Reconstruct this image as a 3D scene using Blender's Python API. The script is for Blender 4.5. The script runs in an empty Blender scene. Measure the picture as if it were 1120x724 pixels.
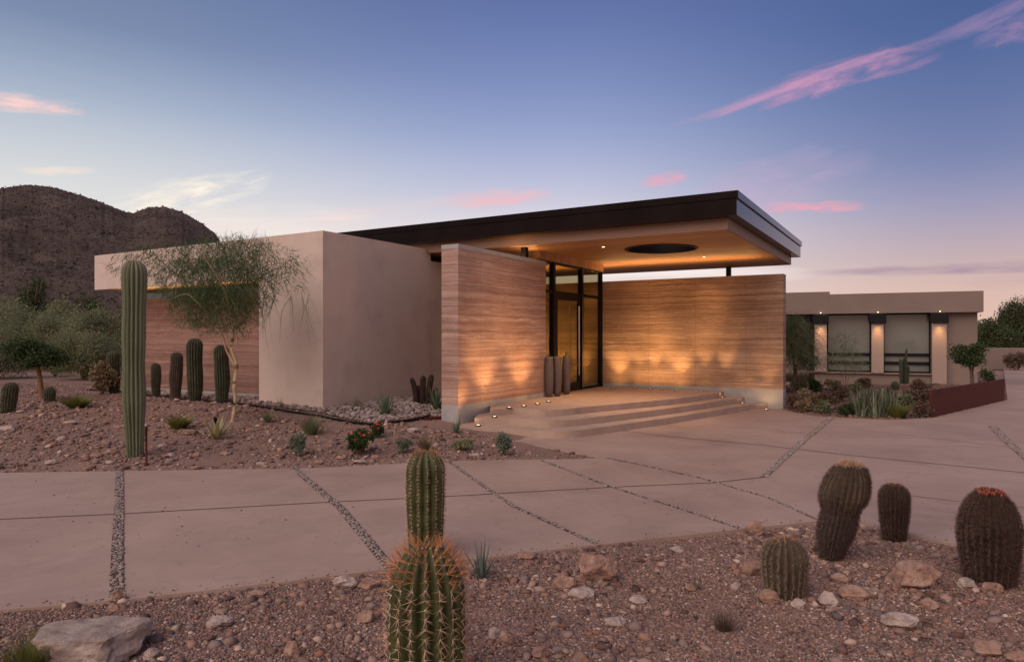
import bpy, bmesh, math, random
import numpy as np
from mathutils import Vector, Matrix, noise
from mathutils.geometry import tessellate_polygon
random.seed(7); RS = np.random.RandomState(7)
SC = bpy.context.scene; COL = SC.collection
R = math.radians
# ------------------------------------------------------------ camera
EYE = 1.7; FPX = 746.7; HZ = 368.0
cd = bpy.data.cameras.new('camera'); cam = bpy.data.objects.new('camera', cd); COL.objects.link(cam)
cam.location = (0, 0, EYE); cam.rotation_euler = (R(90), 0, 0)
cd.lens = 24; cd.sensor_width = 36; cd.shift_y = 6/1120; cd.clip_end = 9000; cd.clip_start = .05
SC.camera = cam
SC.view_settings.view_transform = 'Standard'; SC.view_settings.look = 'None'
SC.view_settings.exposure = 0; SC.view_settings.gamma = 1
# ------------------------------------------------------------ world: dusk sky
def s2l(c):
    return tuple(((v/255)/12.92 if v/255 < .04045 else ((v/255+.055)/1.055)**2.4) for v in c) + (1,)
W = bpy.data.worlds.new('World'); SC.world = W; W.use_nodes = True
nt = W.node_tree; N = nt.nodes; L = nt.links; N.clear()
def mth(op, a, b=None, c=None, clamp=False, tree=None):
    n = nt.nodes.new('ShaderNodeMath'); n.operation = op; n.use_clamp = clamp
    for i, v in enumerate((a, b, c)):
        if v is None: continue
        if isinstance(v, (int, float)): n.inputs[i].default_value = v
        else: L.new(v, n.inputs[i])
    return n.outputs[0]
def mixc(f, a, b, mode='MIX'):
    n = nt.nodes.new('ShaderNodeMix'); n.data_type = 'RGBA'; n.blend_type = mode
    if isinstance(f, (int, float)): n.inputs[0].default_value = f
    else: L.new(f, n.inputs[0])
    for i, v in ((6, a), (7, b)):
        if isinstance(v, tuple): n.inputs[i].default_value = v
        else: L.new(v, n.inputs[i])
    return n.outputs[2]
def ramp(f, stops, bs=False):
    n = nt.nodes.new('ShaderNodeValToRGB'); cr = n.color_ramp; cr.interpolation = 'B_SPLINE' if bs else 'LINEAR'
    while len(cr.elements) > 1: cr.elements.remove(cr.elements[-1])
    for i, (p, c) in enumerate(stops):
        e = cr.elements[0] if i == 0 else cr.elements.new(p)
        e.position = p; e.color = c
    L.new(f, n.inputs[0]); return n.outputs[0]
tc = N.new('ShaderNodeTexCoord'); sx = N.new('ShaderNodeSeparateXYZ'); L.new(tc.outputs['Generated'], sx.inputs[0])
X_, Y_, Z_ = sx.outputs
def rampy(stops, k=1.0):       # stops given by photo row -> sine of elevation
    return [(math.sin(math.atan((HZ-y)/FPX/k)) if y is not None else 1.0, s2l(c)) for y, c in stops]
left = rampy([(368, (236, 224, 216)), (250, (238, 230, 222)), (205, (222, 222, 222)), (150, (202, 207, 214)), (90, (168, 182, 204)), (0, (116, 133, 168)), (-300, (84, 104, 146)), (None, (70, 90, 136))], 1.25)
midd = rampy([(368, (240, 222, 216)), (262, (236, 222, 222)), (215, (196, 198, 220)), (150, (150, 164, 206)), (70, (114, 131, 182)), (0, (96, 112, 166)), (-300, (78, 94, 142)), (None, (70, 88, 134))])
righ = rampy([(368, (226, 190, 176)), (318, (218, 186, 174)), (280, (196, 172, 176)), (225, (156, 154, 186)), (170, (118, 130, 174)), (80, (88, 108, 158)), (0, (70, 94, 148)), (-300, (66, 84, 134)), (None, (64, 82, 130))], 1.2)
az = mth('ARCTAN2', X_, Y_)                       # 0 straight ahead, + right
zc = mth('MAXIMUM', Z_, 0.0)
def mr(v, a, b):
    n = N.new('ShaderNodeMapRange'); n.interpolation_type = 'SMOOTHSTEP'; L.new(v, n.inputs[0])
    n.inputs[1].default_value = a; n.inputs[2].default_value = b; return n.outputs[0]
c1 = mixc(mr(az, -.62, .05), ramp(zc, left, True), ramp(zc, midd, True))
c2 = mixc(mr(az, .05, .62), c1, ramp(zc, righ, True))
# behind the camera: the rosy, afterglow-lit half of the sky
back = ramp(zc, [(0, s2l((226, 190, 178))), (.25, s2l((232, 196, 192))), (.6, s2l((176, 164, 184))), (1, s2l((80, 98, 142)))])
sky = mixc(mr(Y_, .25, -.45), c2, back)
# streaks of cloud lit from under the horizon
yp = mth('MAXIMUM', Y_, .02); gu = mth('DIVIDE', X_, yp); gw = mth('DIVIDE', Z_, yp)
front = mr(Y_, .05, .2)
cmb = N.new('ShaderNodeCombineXYZ'); L.new(gu, cmb.inputs[0]); L.new(gw, cmb.inputs[1])
def cloud(base, p0, p1, th, col, amt, nscale=9, stretch=.22, seed=0., soft=.42, fray=1.0):
    a = Vector(((p0[0]-560)/FPX, (HZ-p0[1])/FPX)); b = Vector(((p1[0]-560)/FPX, (HZ-p1[1])/FPX))
    m = (a+b)/2; d = b-a; Ln = d.length/2; d.normalize(); T = th/FPX
    dx = mth('SUBTRACT', gu, m.x); dy = mth('SUBTRACT', gw, m.y)
    p = mth('ADD', mth('MULTIPLY', dx, d.x), mth('MULTIPLY', dy, d.y))
    q = mth('ADD', mth('MULTIPLY', dx, -d.y), mth('MULTIPLY', dy, d.x))
    v = N.new('ShaderNodeCombineXYZ'); L.new(mth('MULTIPLY', p, stretch), v.inputs[0]); L.new(q, v.inputs[1]); v.inputs[2].default_value = seed
    n = N.new('ShaderNodeTexNoise'); n.inputs['Scale'].default_value = nscale*4; n.inputs['Detail'].default_value = 7; n.inputs['Roughness'].default_value = .62; n.inputs['Distortion'].default_value = .6
    L.new(v.outputs[0], n.inputs['Vector'])
    nz = n.outputs[0]
    qd = mth('ADD', q, mth('MULTIPLY', mth('SUBTRACT', nz, .5), T*2.6*fray))
    e = mth('ADD', mth('POWER', mth('ABSOLUTE', mth('DIVIDE', p, Ln)), 2.5), mth('POWER', mth('ABSOLUTE', mth('DIVIDE', qd, T)), 2))
    k = mth('SUBTRACT', 1.0, e, clamp=True)
    n2 = N.new('ShaderNodeTexNoise'); n2.inputs['Scale'].default_value = nscale*11; n2.inputs['Detail'].default_value = 6; n2.inputs['Roughness'].default_value = .6; L.new(v.outputs[0], n2.inputs['Vector'])
    k = mth('POWER', k, 1.1)
    k = mth('MULTIPLY', k, mth('MULTIPLY', mr(nz, soft-.10, soft+.18), mth('ADD', .5, mth('MULTIPLY', mr(n2.outputs[0], .38, .62), .6))))
    k = mth('MULTIPLY', mth('MULTIPLY', k, amt), front)
    return mixc(k, base, s2l(col))
sky = cloud(sky, (740, 230), (960, 168), 36, (200, 168, 200), .4, 4, .3, 1.1, .3)
sky = cloud(sky, (725, 141), (1040, 36), 7, (214, 156, 190), .6, 9, .12, 2.2, .32)
sky = cloud(sky, (812, 112), (1034, 52), 18, (216, 150, 186), .68, 9, .22, 3.7, .40)
sky = cloud(sky, (990, 56), (1190, -28), 10, (180, 146, 186), .4, 8, .15, 4.1, .3)
sky = cloud(sky, (1060, 48), (1190, 8), 16, (190, 146, 184), .45, 7, .3, 5.1, .38)
sky = cloud(sky, (698, 202), (756, 193), 8, (238, 166, 182), .8, 10, .3, 6.1, .3)
sky = cloud(sky, (828, 227), (952, 225), 7, (240, 164, 180), .8, 10, .25, 7.3, .34)
sky = cloud(sky, (470, 222), (612, 212), 10, (244, 186, 190), .85, 10, .2, 8.3, .36)
sky = cloud(sky, (330, 242), (520, 218), 9, (240, 208, 206), .6, 8, .12, 9.3, .36)
sky = cloud(sky, (-40, 106), (96, 122), 13, (250, 210, 204), .95, 8, .2, 10.3, .36)
sky = cloud(sky, (110, 232), (300, 190), 20, (255, 243, 226), 1.0, 9, .22, 11.3, .42)
sky = cloud(sky, (10, 186), (110, 186), 6, (240, 226, 214), .8, 9, .2, 12.3, .4)
sky = cloud(sky, (150, 250), (420, 240), 20, (250, 232, 224), .7, 6, .12, 13.3, .35)
sky = cloud(sky, (860, 300), (1260, 286), 8, (166, 142, 164), .85, 7, .12, 14.3, .34)
sky = cloud(sky, (1040, 312), (1300, 300), 10, (196, 164, 172), .6, 6, .12, 15.3, .34)
sky = cloud(sky, (540, 296), (900, 300), 14, (252, 240, 236), .7, 4, .12, 16.3, .2)
ns = N.new('ShaderNodeTexSky'); ns.sky_type = 'NISHITA'; ns.sun_disc = False
SUN_EL = 2.0; SUN_ROT = 219.0
ns.sun_elevation = R(SUN_EL); ns.sun_rotation = R(SUN_ROT)
skyn = mixc(1.0, sky, mixc(1.0, ns.outputs[0], (.008, .008, .008, 1), 'MULTIPLY'), 'ADD')
bg = N.new('ShaderNodeBackground'); L.new(skyn, bg.inputs[0]); bg.inputs[1].default_value = 1.0
wo = N.new('ShaderNodeOutputWorld'); L.new(bg.outputs[0], wo.inputs[0])
# the afterglow: one very soft sun
sd = bpy.data.lights.new('sun', 'SUN'); sd.energy = 2.5; sd.angle = R(62); sd.color = (1, .79, .68)
so = bpy.data.objects.new('sun', sd); COL.objects.link(so)
so.rotation_euler = Vector((-.45, -.55, .70)).to_track_quat('Z', 'Y').to_euler()
# ------------------------------------------------------------ pixel helpers (surveying only)
def U(px, py, z=0.0):
    Y = (EYE-z)*FPX/(py-HZ); return Vector(((px-560)/FPX*Y, Y, z))
def V(px, py, Y): return Vector(((px-560)/FPX*Y, Y, EYE-(py-HZ)/FPX*Y))
def sm(a, b, x):
    t = min(1, max(0, (x-a)/(b-a))); return t*t*(3-2*t)
u = Vector((.859, -.512, 0)).normalized(); v = Vector((.512, .859, 0)).normalized()
K1 = Vector((-.97, 12.3, 0))
def F(s, t, z=0.0): return K1 + u*s + v*t + Vector((0, 0, z))
def gz(x, y):
    """height of the desert ground"""
    fe = 8.75 + .0*x + (.12*(x+2.5) if x > -2.5 else -.05*(x+2.5)*-1*0)
    d = y-fe
    side = sm(.9, -2.6, x)
    z = -.024
    if y > 17 and x > 11.5+(y-17)*.69+.3*0 and x > 12: return -.08
    if d > 0: z += .05*sm(0, .6, d)*side + .31*sm(.3, 5.2, d)*side
    if x > 0 and y > 12:                                     # bed before the guest wing
        z += .10*sm(0, 2.5, y-(13.6+.0*x))*sm(6.0, 6.9, x)*sm(-.03, -.9, x-((13.13+(y-18.19)*.69) if y > 18.19 else (8.82+(y-14.34)*1.12))) if y < 23.5 else 0
    if y > 30: z += min(3.5, (y-30)*.012)
    if y < 7:
        eg = min(5.04+.335*(x+.81), 6.25-(x-2.8)*.75); z += .07*sm(.3, 2.2, x)*sm(eg-.1, eg-1.0, y)
    n = noise.noise(Vector((x*.9, y*.9, 3)))*.02 + noise.noise(Vector((x*3.1, y*3.1, 9)))*.012
    if y > 60: n *= 6
    return z+n
def on(px, py):
    z = 0
    for _ in range(14):
        p = U(px, py, z); z = .5*z+.5*gz(p.x, p.y)
    return Vector((p.x, p.y, gz(p.x, p.y)))
# ------------------------------------------------------------ mesh helpers
def link(o, parent=None):
    COL.objects.link(o)
    if parent is not None:
        o.parent = parent; o.matrix_parent_inverse = Matrix.Translation(-Vector(parent.location)) if parent.type == 'EMPTY' else Matrix.Identity(4)
    return o
def mk(name, vs, fs, mat, parent=None, smooth=False):
    me = bpy.data.meshes.new(name); me.from_pydata([tuple(p) for p in vs], [], fs)
    me.materials.append(mat)
    if smooth: me.polygons.foreach_set('use_smooth', [True]*len(me.polygons))
    me.update(); return link(bpy.data.objects.new(name, me), parent)
def mknp(name, vs, fs, mat, parent=None, smooth=False, mats=None):
    vs = np.asarray(vs, dtype=np.float32); fs = np.asarray(fs, dtype=np.int32); k = fs.shape[1]
    me = bpy.data.meshes.new(name); me.vertices.add(len(vs)); me.vertices.foreach_set('co', vs.ravel())
    me.loops.add(fs.size); me.loops.foreach_set('vertex_index', fs.ravel())
    me.polygons.add(len(fs)); me.polygons.foreach_set('loop_start', np.arange(0, fs.size, k, dtype=np.int32))
    try: me.polygons.foreach_set('loop_total', np.full(len(fs), k, dtype=np.int32))
    except Exception: pass
    if smooth: me.polygons.foreach_set('use_smooth', np.ones(len(fs), dtype=bool))
    me.materials.append(mat); me.update(calc_edges=True); me.validate()
    return link(bpy.data.objects.new(name, me), parent)
def tag(o, label=None, cat=None, group=None, kind=None):
    if label: o['label'] = label
    if cat: o['category'] = cat
    if group: o['group'] = group
    if kind: o['kind'] = kind
    return o
def empty(name, loc, label, cat, group=None):
    o = bpy.data.objects.new(name, None); COL.objects.link(o); o.location = loc; o.empty_display_size = .1
    return tag(o, label, cat, group)
def box(a, b, c, o):   # o corner, a,b,c edge vectors
    p = [o, o+a, o+a+b, o+b, o+c, o+a+c, o+a+b+c, o+b+c]
    return p, [(0, 3, 2, 1), (4, 5, 6, 7), (0, 1, 5, 4), (1, 2, 6, 5), (2, 3, 7, 6), (3, 0, 4, 7)]
class MB:
    def __init__(s): s.v = []; s.f = []
    def add(s, vs, fs):
        n = len(s.v); s.v += list(vs); s.f += [tuple(i+n for i in f) for f in fs]; return s
    def fb(s, s0, s1, t0, t1, z0, z1):        # box in the house frame
        p, f = box(u*(s1-s0), v*(t1-t0), Vector((0, 0, z1-z0)), F(s0, t0, z0)); return s.add(p, f)
    def bx(s, c, dx, dy, dz, ax=Vector((1, 0, 0))):
        ay = Vector((-ax.y, ax.x, 0)); p, f = box(ax*dx, ay*dy, Vector((0, 0, dz)), c-ax*dx/2-ay*dy/2); return s.add(p, f)
    def tube(s, pts, rad, n=7, cap=True):
        rings = []; base = len(s.v)
        for i, p in enumerate(pts):
            d = (pts[min(i+1, len(pts)-1)]-pts[max(i-1, 0)]).normalized()
            a = d.cross(Vector((0, 0, 1)));
            if a.length < .05: a = d.cross(Vector((1, 0, 0)))
            a.normalize(); b = d.cross(a); r = rad[i] if hasattr(rad, '__len__') else rad
            for k in range(n):
                t = 2*math.pi*k/n; s.v.append(p+a*math.cos(t)*r+b*math.sin(t)*r)
        for i in range(len(pts)-1):
            for k in range(n):
                s.f.append((base+i*n+k, base+i*n+(k+1) % n, base+(i+1)*n+(k+1) % n, base+(i+1)*n+k))
        if cap:
            s.f.append(tuple(base+k for k in range(n))); s.f.append(tuple(base+(len(pts)-1)*n+k for k in reversed(range(n))))
        return s
    def lathe(s, c, prof, n=24):
        base = len(s.v)
        for r, z in prof:
            for k in range(n):
                t = 2*math.pi*k/n; s.v.append(c+Vector((r*math.cos(t), r*math.sin(t), z)))
        for i in range(len(prof)-1):
            for k in range(n):
                s.f.append((base+i*n+k, base+i*n+(k+1) % n, base+(i+1)*n+(k+1) % n, base+(i+1)*n+k))
        return s
    def prism(s, poly, z0, z1):
        tr = tessellate_polygon([[Vector((p.x, p.y, 0)) for p in poly]])
        n = len(poly); base = len(s.v)
        area = sum(poly[i].x*poly[(i+1) % n].y-poly[(i+1) % n].x*poly[i].y for i in range(n))
        s.v += [Vector((p.x, p.y, z0)) for p in poly]+[Vector((p.x, p.y, z1)) for p in poly]
        for t in tr:
            a, b, c = t; A, B, C_ = poly[a], poly[b], poly[c]
            if (B.x-A.x)*(C_.y-A.y)-(B.y-A.y)*(C_.x-A.x) < 0: b, c = c, b
            s.f.append((base+n+a, base+n+b, base+n+c)); s.f.append((base+a, base+c, base+b))
        for i in range(n):
            j = (i+1) % n
            s.f.append((base+i, base+j, base+n+j, base+n+i) if area > 0 else (base+j, base+i, base+n+i, base+n+j))
        return s
    def build(s, name, mat, parent=None, smooth=False): return mk(name, s.v, s.f, mat, parent, smooth)
def bevel(o, w=.01, seg=2):
    m = o.modifiers.new('bevel', 'BEVEL'); m.width = w; m.segments = seg; m.limit_method = 'ANGLE'; return o
# ------------------------------------------------------------ materials
def newmat(name):
    global nt, L, N
    m = bpy.data.materials.new(name); m.use_nodes = True; nt = m.node_tree; L = nt.links; N = nt.nodes; N.clear()
    o = N.new('ShaderNodeOutputMaterial'); b = N.new('ShaderNodeBsdfPrincipled'); L.new(b.outputs[0], o.inputs[0])
    return m, b
def noi(scale, detail=4, rough=.55, vec=None, dist=0):
    n = N.new('ShaderNodeTexNoise'); n.inputs['Scale'].default_value = scale; n.inputs['Detail'].default_value = detail
    n.inputs['Roughness'].default_value = rough; n.inputs['Distortion'].default_value = dist
    if vec is not None: L.new(vec, n.inputs['Vector'])
    return n.outputs[0]
def pos(scale=(1, 1, 1)):
    g = N.new('ShaderNodeNewGeometry'); m = N.new('ShaderNodeMapping'); m.vector_type = 'POINT'; L.new(g.outputs['Position'], m.inputs[0]); m.inputs['Scale'].default_value = scale
    return m.outputs[0]
def c4(c): return tuple(c)+(1,)
def rmp(f, cols, lo=.3, hi=.7):
    k = len(cols); return ramp(f, [(lo+(hi-lo)*i/max(1, k-1), c4(c)) for i, c in enumerate(cols)])
def bump(b, h, st, dist=.01):
    n = N.new('ShaderNodeBump'); n.inputs['Strength'].default_value = st; n.inputs['Distance'].default_value = dist
    L.new(h, n.inputs['Height']); L.new(n.outputs[0], b.inputs['Normal'])
def pmat(name, cols, scale=3, rough=.8, bst=.3, bsc=40, bd=.01, island=0, metallic=0, spec=.3, detail=6, vec=(1, 1, 1)):
    m, b = newmat(name)
    p = pos(vec)
    f = noi(scale, detail, .6, p)
    if island:
        g = N.new('ShaderNodeNewGeometry'); f = mth('ADD', mth('MULTIPLY', f, 1-island), mth('MULTIPLY', g.outputs['Random Per Island'], island))
        col = rmp(f, cols, .5-.22-.25*island, .5+.22+.25*island)
    else: col = rmp(f, cols)
    L.new(col, b.inputs['Base Color']); b.inputs['Roughness'].default_value = rough; b.inputs['Metallic'].default_value = metallic
    b.inputs['Specular IOR Level'].default_value = spec
    if bst: bump(b, noi(bsc, 5, .6, pos()), bst, bd)
    return m
M = {}
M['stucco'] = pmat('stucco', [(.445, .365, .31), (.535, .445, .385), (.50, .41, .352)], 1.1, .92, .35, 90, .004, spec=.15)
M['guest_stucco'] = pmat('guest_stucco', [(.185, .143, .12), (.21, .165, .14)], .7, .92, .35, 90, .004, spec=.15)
M['column_stucco'] = pmat('column_stucco', [(.27, .21, .18), (.31, .245, .21)], .7, .92, .35, 90, .004, spec=.15)
M['dark_stucco'] = pmat('dark_stucco', [(.25, .18, .145), (.28, .20, .162)], .7, .92, .3, 90, .004, spec=.15)
M['concrete_base'] = pmat('concrete_base', [(.25, .25, .25), (.33, .32, .31), (.29, .29, .29)], 3, .85, .2, 60, .004)
M['step'] = pmat('step_concrete', [(.31, .225, .175), (.40, .295, .23)], 4, .8, .25, 70, .004, spec=.3)
M['black_metal'] = pmat('black_metal', [(.006, .006, .006), (.010, .009, .010)], 2, .45, .05, 20, .002, spec=.15)
M['fascia_metal'] = pmat('fascia_metal', [(.012, .010, .010), (.018, .015, .015)], 1.5, .12, .01, 30, .001, metallic=1)
M['corten'] = pmat('corten', [(.045, .008, .005), (.075, .015, .008), (.058, .011, .006)], 2.5, .75, .3, 60, .004)
M['mauve_pot'] = pmat('dark_ceramic', [(.10, .075, .07), (.13, .10, .09)], 5, .6, .1, 60, .003)
M['saguaro'] = pmat('saguaro_skin', [(.085, .11, .06), (.125, .15, .085), (.17, .185, .115)], 5, .7, .25, 60, .004, vec=(1, 1, .35))
M['cactus'] = pmat('cactus_skin', [(.022, .026, .015), (.036, .042, .022), (.06, .064, .034)], 8, .7, .25, 60, .004)
M['cactus_green'] = pmat('barrel_skin', [(.030, .036, .012), (.055, .062, .020), (.09, .095, .036)], 9, .55, .25, 70, .003)
def oldskin():
    m, b = newmat('old_barrel_skin'); g = N.new('ShaderNodeNewGeometry'); s_ = N.new('ShaderNodeSeparateXYZ'); L.new(g.outputs['Position'], s_.inputs[0])
    n_ = noi(9, 6, .6, pos()); c = rmp(n_, [(.016, .011, .010), (.030, .020, .016), (.045, .032, .024)]); c2 = rmp(n_, [(.034, .026, .015), (.058, .044, .023), (.085, .064, .034)])
    L.new(mixc(mr(mth('ADD', s_.outputs[2], mth('MULTIPLY', n_, .12)), .40, .58), c, c2), b.inputs['Base Color']); b.inputs['Roughness'].default_value = .8; bump(b, noi(60, 5, .6, pos()), .3, .004); return m
M['cactus_olive'] = pmat('olive_barrel_skin', [(.036, .028, .018), (.060, .046, .028), (.09, .070, .044)], 9, .8, .3, 60, .004)
M['cactus_brown'] = oldskin()
M['spine_tan'] = pmat('spine_tan', [(.36, .25, .17), (.50, .36, .26)], 30, .6, 0, island=.7)
M['spine_grey'] = pmat('spine_grey', [(.055, .030, .024), (.12, .07, .055)], 30, .6, 0, island=.7)
M['spine_dusty'] = pmat('spine_dusty', [(.14, .10, .07), (.27, .20, .15)], 30, .6, 0, island=.7)
M['red_bud'] = pmat('red_bud', [(.20, .045, .03), (.30, .09, .05)], 30, .7, 0, island=.7)
M['cactus_dark'] = pmat('dark_barrel_skin', [(.020, .011, .009), (.034, .020, .014), (.050, .031, .021)], 9, .8, .3, 60, .004)
M['spine_orange'] = pmat('spine_orange', [(.36, .14, .055), (.56, .28, .13)], 30, .6, 0, island=.7)
M['areole'] = pmat('areole', [(.42, .36, .30), (.55, .47, .4)], 30, .9, 0)
M['bloom'] = pmat('bloom', [(.26, .10, .05), (.46, .23, .12)], 30, .7, 0, island=.7)
M['red_bloom'] = pmat('red_bloom', [(.45, .04, .03), (.6, .09, .07)], 30, .7, 0, island=.7)
M['bark'] = pmat('bark', [(.10, .07, .05), (.17, .12, .08)], 12, .9, .5, 40, .01)
M['pale_bark'] = pmat('pale_bark', [(.34, .25, .15), (.45, .34, .21), (.28, .21, .12)], 6, .75, .2, 40, .004)
M['orange_bark'] = pmat('orange_bark', [(.15, .07, .038), (.23, .115, .06)], 6, .85, .3, 40, .006)
def leafmat(name, cols, isl=.6, trans=.25):
    m, b = newmat(name)
    g = N.new('ShaderNodeNewGeometry'); f = mth('ADD', mth('MULTIPLY', noi(1.6, 3, .6, pos()), 1-isl), mth('MULTIPLY', g.outputs['Random Per Island'], isl))
    L.new(rmp(f, cols, .15, .85), b.inputs['Base Color']); b.inputs['Roughness'].default_value = .65; b.inputs['Specular IOR Level'].default_value = .2
    if trans:
        t = N.new('ShaderNodeBsdfTranslucent'); L.new(b.inputs['Base Color'].links[0].from_socket, t.inputs[0]); mx = N.new('ShaderNodeMixShader'); mx.inputs[0].default_value = trans
        L.new(b.outputs[0], mx.inputs[1]); L.new(t.outputs[0], mx.inputs[2]); L.new(mx.outputs[0], [n for n in N if n.type == 'OUTPUT_MATERIAL'][0].inputs[0])
    return m
M['leaf_grey'] = leafmat('leaf_grey_green', [(.13, .15, .075), (.19, .21, .11), (.26, .27, .16)], .6, .35)
M['leaf_light'] = leafmat('leaf_light_green', [(.085, .105, .045), (.12, .145, .065), (.16, .18, .09)])
M['leaf_mid'] = leafmat('leaf_mid_green', [(.04, .055, .024), (.065, .085, .036), (.095, .115, .052)])
M['leaf_dark'] = leafmat('leaf_dark_green', [(.022, .04, .014), (.04, .07, .022), (.07, .10, .035)])
M['leaf_palo'] = leafmat('leaf_palo', [(.05, .085, .034), (.08, .122, .050), (.12, .16, .075)])
M['leaf_blue'] = leafmat('leaf_blue_green', [(.10, .135, .09), (.15, .185, .125), (.21, .24, .17)])
M['leaf_yellow'] = leafmat('leaf_yellow_green', [(.09, .11, .025), (.15, .16, .04), (.20, .20, .06)])
M['leaf_straw'] = leafmat('leaf_straw', [(.16, .12, .07), (.25, .19, .11), (.32, .25, .15)])
M['leaf_brown'] = leafmat('leaf_dry_brown', [(.07, .045, .03), (.13, .085, .06), (.17, .12, .085)])
M['agave_green'] = pmat('agave_green', [(.06, .10, .055), (.10, .15, .085)], 6, .55, 0, island=.5)
M['agave_grey'] = pmat('agave_grey', [(.03, .04, .026), (.09, .11, .07), (.26, .28, .19)], 6, .55, 0, island=.6)
M['agave_blue'] = pmat('agave_blue', [(.07, .10, .08), (.12, .16, .13)], 6, .5, 0, island=.5)
M['agave_yellow'] = pmat('agave_yellow', [(.25, .27, .13), (.42, .36, .17)], 6, .6, 0, island=.6)
M['rock'] = pmat('rock_tan', [(.18, .105, .08), (.31, .19, .14), (.42, .29, .22)], 14, .92, 1.0, 30, .03)
M['rock_pale'] = pmat('rock_pale', [(.26, .195, .165), (.38, .30, .255), (.50, .41, .355)], 14, .92, 1.0, 30, .03)
M['rock_slab'] = pmat('rock_slab', [(.20, .15, .125), (.31, .245, .205), (.42, .34, .29)], 6, .9, .8, 18, .025, vec=(1, 1, 3))
M['mountain'] = None
def gravelmat(name, cols, rough=.92):
    m, b = newmat(name); g = N.new('ShaderNodeNewGeometry')
    f = mth('ADD', mth('MULTIPLY', g.outputs['Random Per Island'], .8), mth('MULTIPLY', noi(.7, 3, .5, pos()), .2))
    k = len(cols); L.new(ramp(f, [(.08+.84*i/(k-1), c4(c)) for i, c in enumerate(cols)]), b.inputs['Base Color'])
    b.inputs['Roughness'].default_value = rough; b.inputs['Specular IOR Level'].default_value = .2
    bump(b, noi(140, 3, .6, pos()), .4, .003); return m
M['gravel'] = gravelmat('gravel', [(.055, .034, .030), (.15, .088, .070), (.24, .14, .108), (.12, .092, .085), (.31, .205, .155), (.20, .15, .135), (.24, .12, .08), (.52, .41, .34)])
M['gravel_dark'] = gravelmat('gravel_dark', [(.07, .042, .035), (.12, .07, .055), (.17, .10, .08), (.13, .075, .06), (.22, .15, .12)])
M['pebble'] = gravelmat('pebble', [(.13, .10, .09), (.22, .175, .155), (.32, .26, .23), (.18, .145, .13), (.40, .33, .29)])
def ground_mat():
    m, b = newmat('desert_gravel')
    p = pos()
    vo = N.new('ShaderNodeTexVoronoi'); vo.inputs['Scale'].default_value = 75; L.new(p, vo.inputs['Vector'])
    wv = N.new('ShaderNodeSeparateColor'); L.new(vo.outputs['Color'], wv.inputs[0])
    cc = ramp(wv.outputs[0], [(0, (.07, .045, .038, 1)), (.3, (.16, .10, .08, 1)), (.6, (.26, .165, .13, 1)), (.85, (.22, .16, .14, 1)), (1, (.36, .25, .205, 1))])
    base = rmp(noi(1.1, 6, .65, p), [(.165, .105, .082), (.25, .165, .13)])
    far = rmp(noi(.25, 8, .7, p), [(.17, .115, .09), (.28, .185, .15), (.32, .205, .165)])
    c = mixc(mth('ADD', .25, mth('MULTIPLY', mr(noi(1.7, 5, .6, p), .4, .6), .5)), base, cc)
    sp = N.new('ShaderNodeSeparateXYZ'); L.new(p, sp.inputs[0])
    c = mixc(mr(sp.outputs[1], 18, 40), c, far)
    L.new(c, b.inputs['Base Color']); b.inputs['Roughness'].default_value = .95; b.inputs['Specular IOR Level'].default_value = .12
    h = mth('ADD', mth('MULTIPLY', vo.outputs['Distance'], -1.0), mth('MULTIPLY', noi(9, 7, .7, p), 1.4))
    bump(b, h, .2, .008); return m
M['ground'] = ground_mat()
def drive_mat(name, a, b_, c_):
    m, b = newmat(name); p = pos()
    f = noi(.55, 7, .62, p, .4); c = rmp(f, [a, b_, c_], .3, .68)
    sp = noi(120, 2, .5, p); c = mixc(mth('MULTIPLY', mr(sp, .56, .74), .22), c, (a[0]*.55, a[1]*.55, a[2]*.55, 1))
    st = noi(2.3, 8, .75, pos((.5, 2.2, 1)), .8); c = mixc(mth('MULTIPLY', mr(st, .52, .72), .24), c, (b_[0]*.68, b_[1]*.64, b_[2]*.62, 1))
    ed = noi(7.5, 5, .65, p, .5); c = mixc(mth('MULTIPLY', mr(ed, .6, .74), .22), c, (c_[0]*1.22, c_[1]*1.22, c_[2]*1.25, 1))
    L.new(c, b.inputs['Base Color']); b.inputs['Roughness'].default_value = .72; b.inputs['Specular IOR Level'].default_value = .35
    L.new(mr(f, .3, .8), b.inputs['Roughness']) if 0 else None
    du = noi(.9, 6, .7, pos(), 1.2); c = mixc(mth('MULTIPLY', mr(du, .46, .62), .28), c, (.42, .31, .25, 1)); dk = noi(3.7, 7, .75, p, 1.5); c = mixc(mth('MULTIPLY', mr(dk, .54, .66), .30), c, (.19, .13, .105, 1)); L.new(c, b.inputs['Base Color'])
    bump(b, mth('ADD', noi(60, 5, .65, p), mth('MULTIPLY', noi(3, 4, .5, p), .8)), .25, .006); return m
M['drive'] = drive_mat('tinted_concrete', (.26, .182, .145), (.325, .23, .182), (.375, .27, .212))
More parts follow.
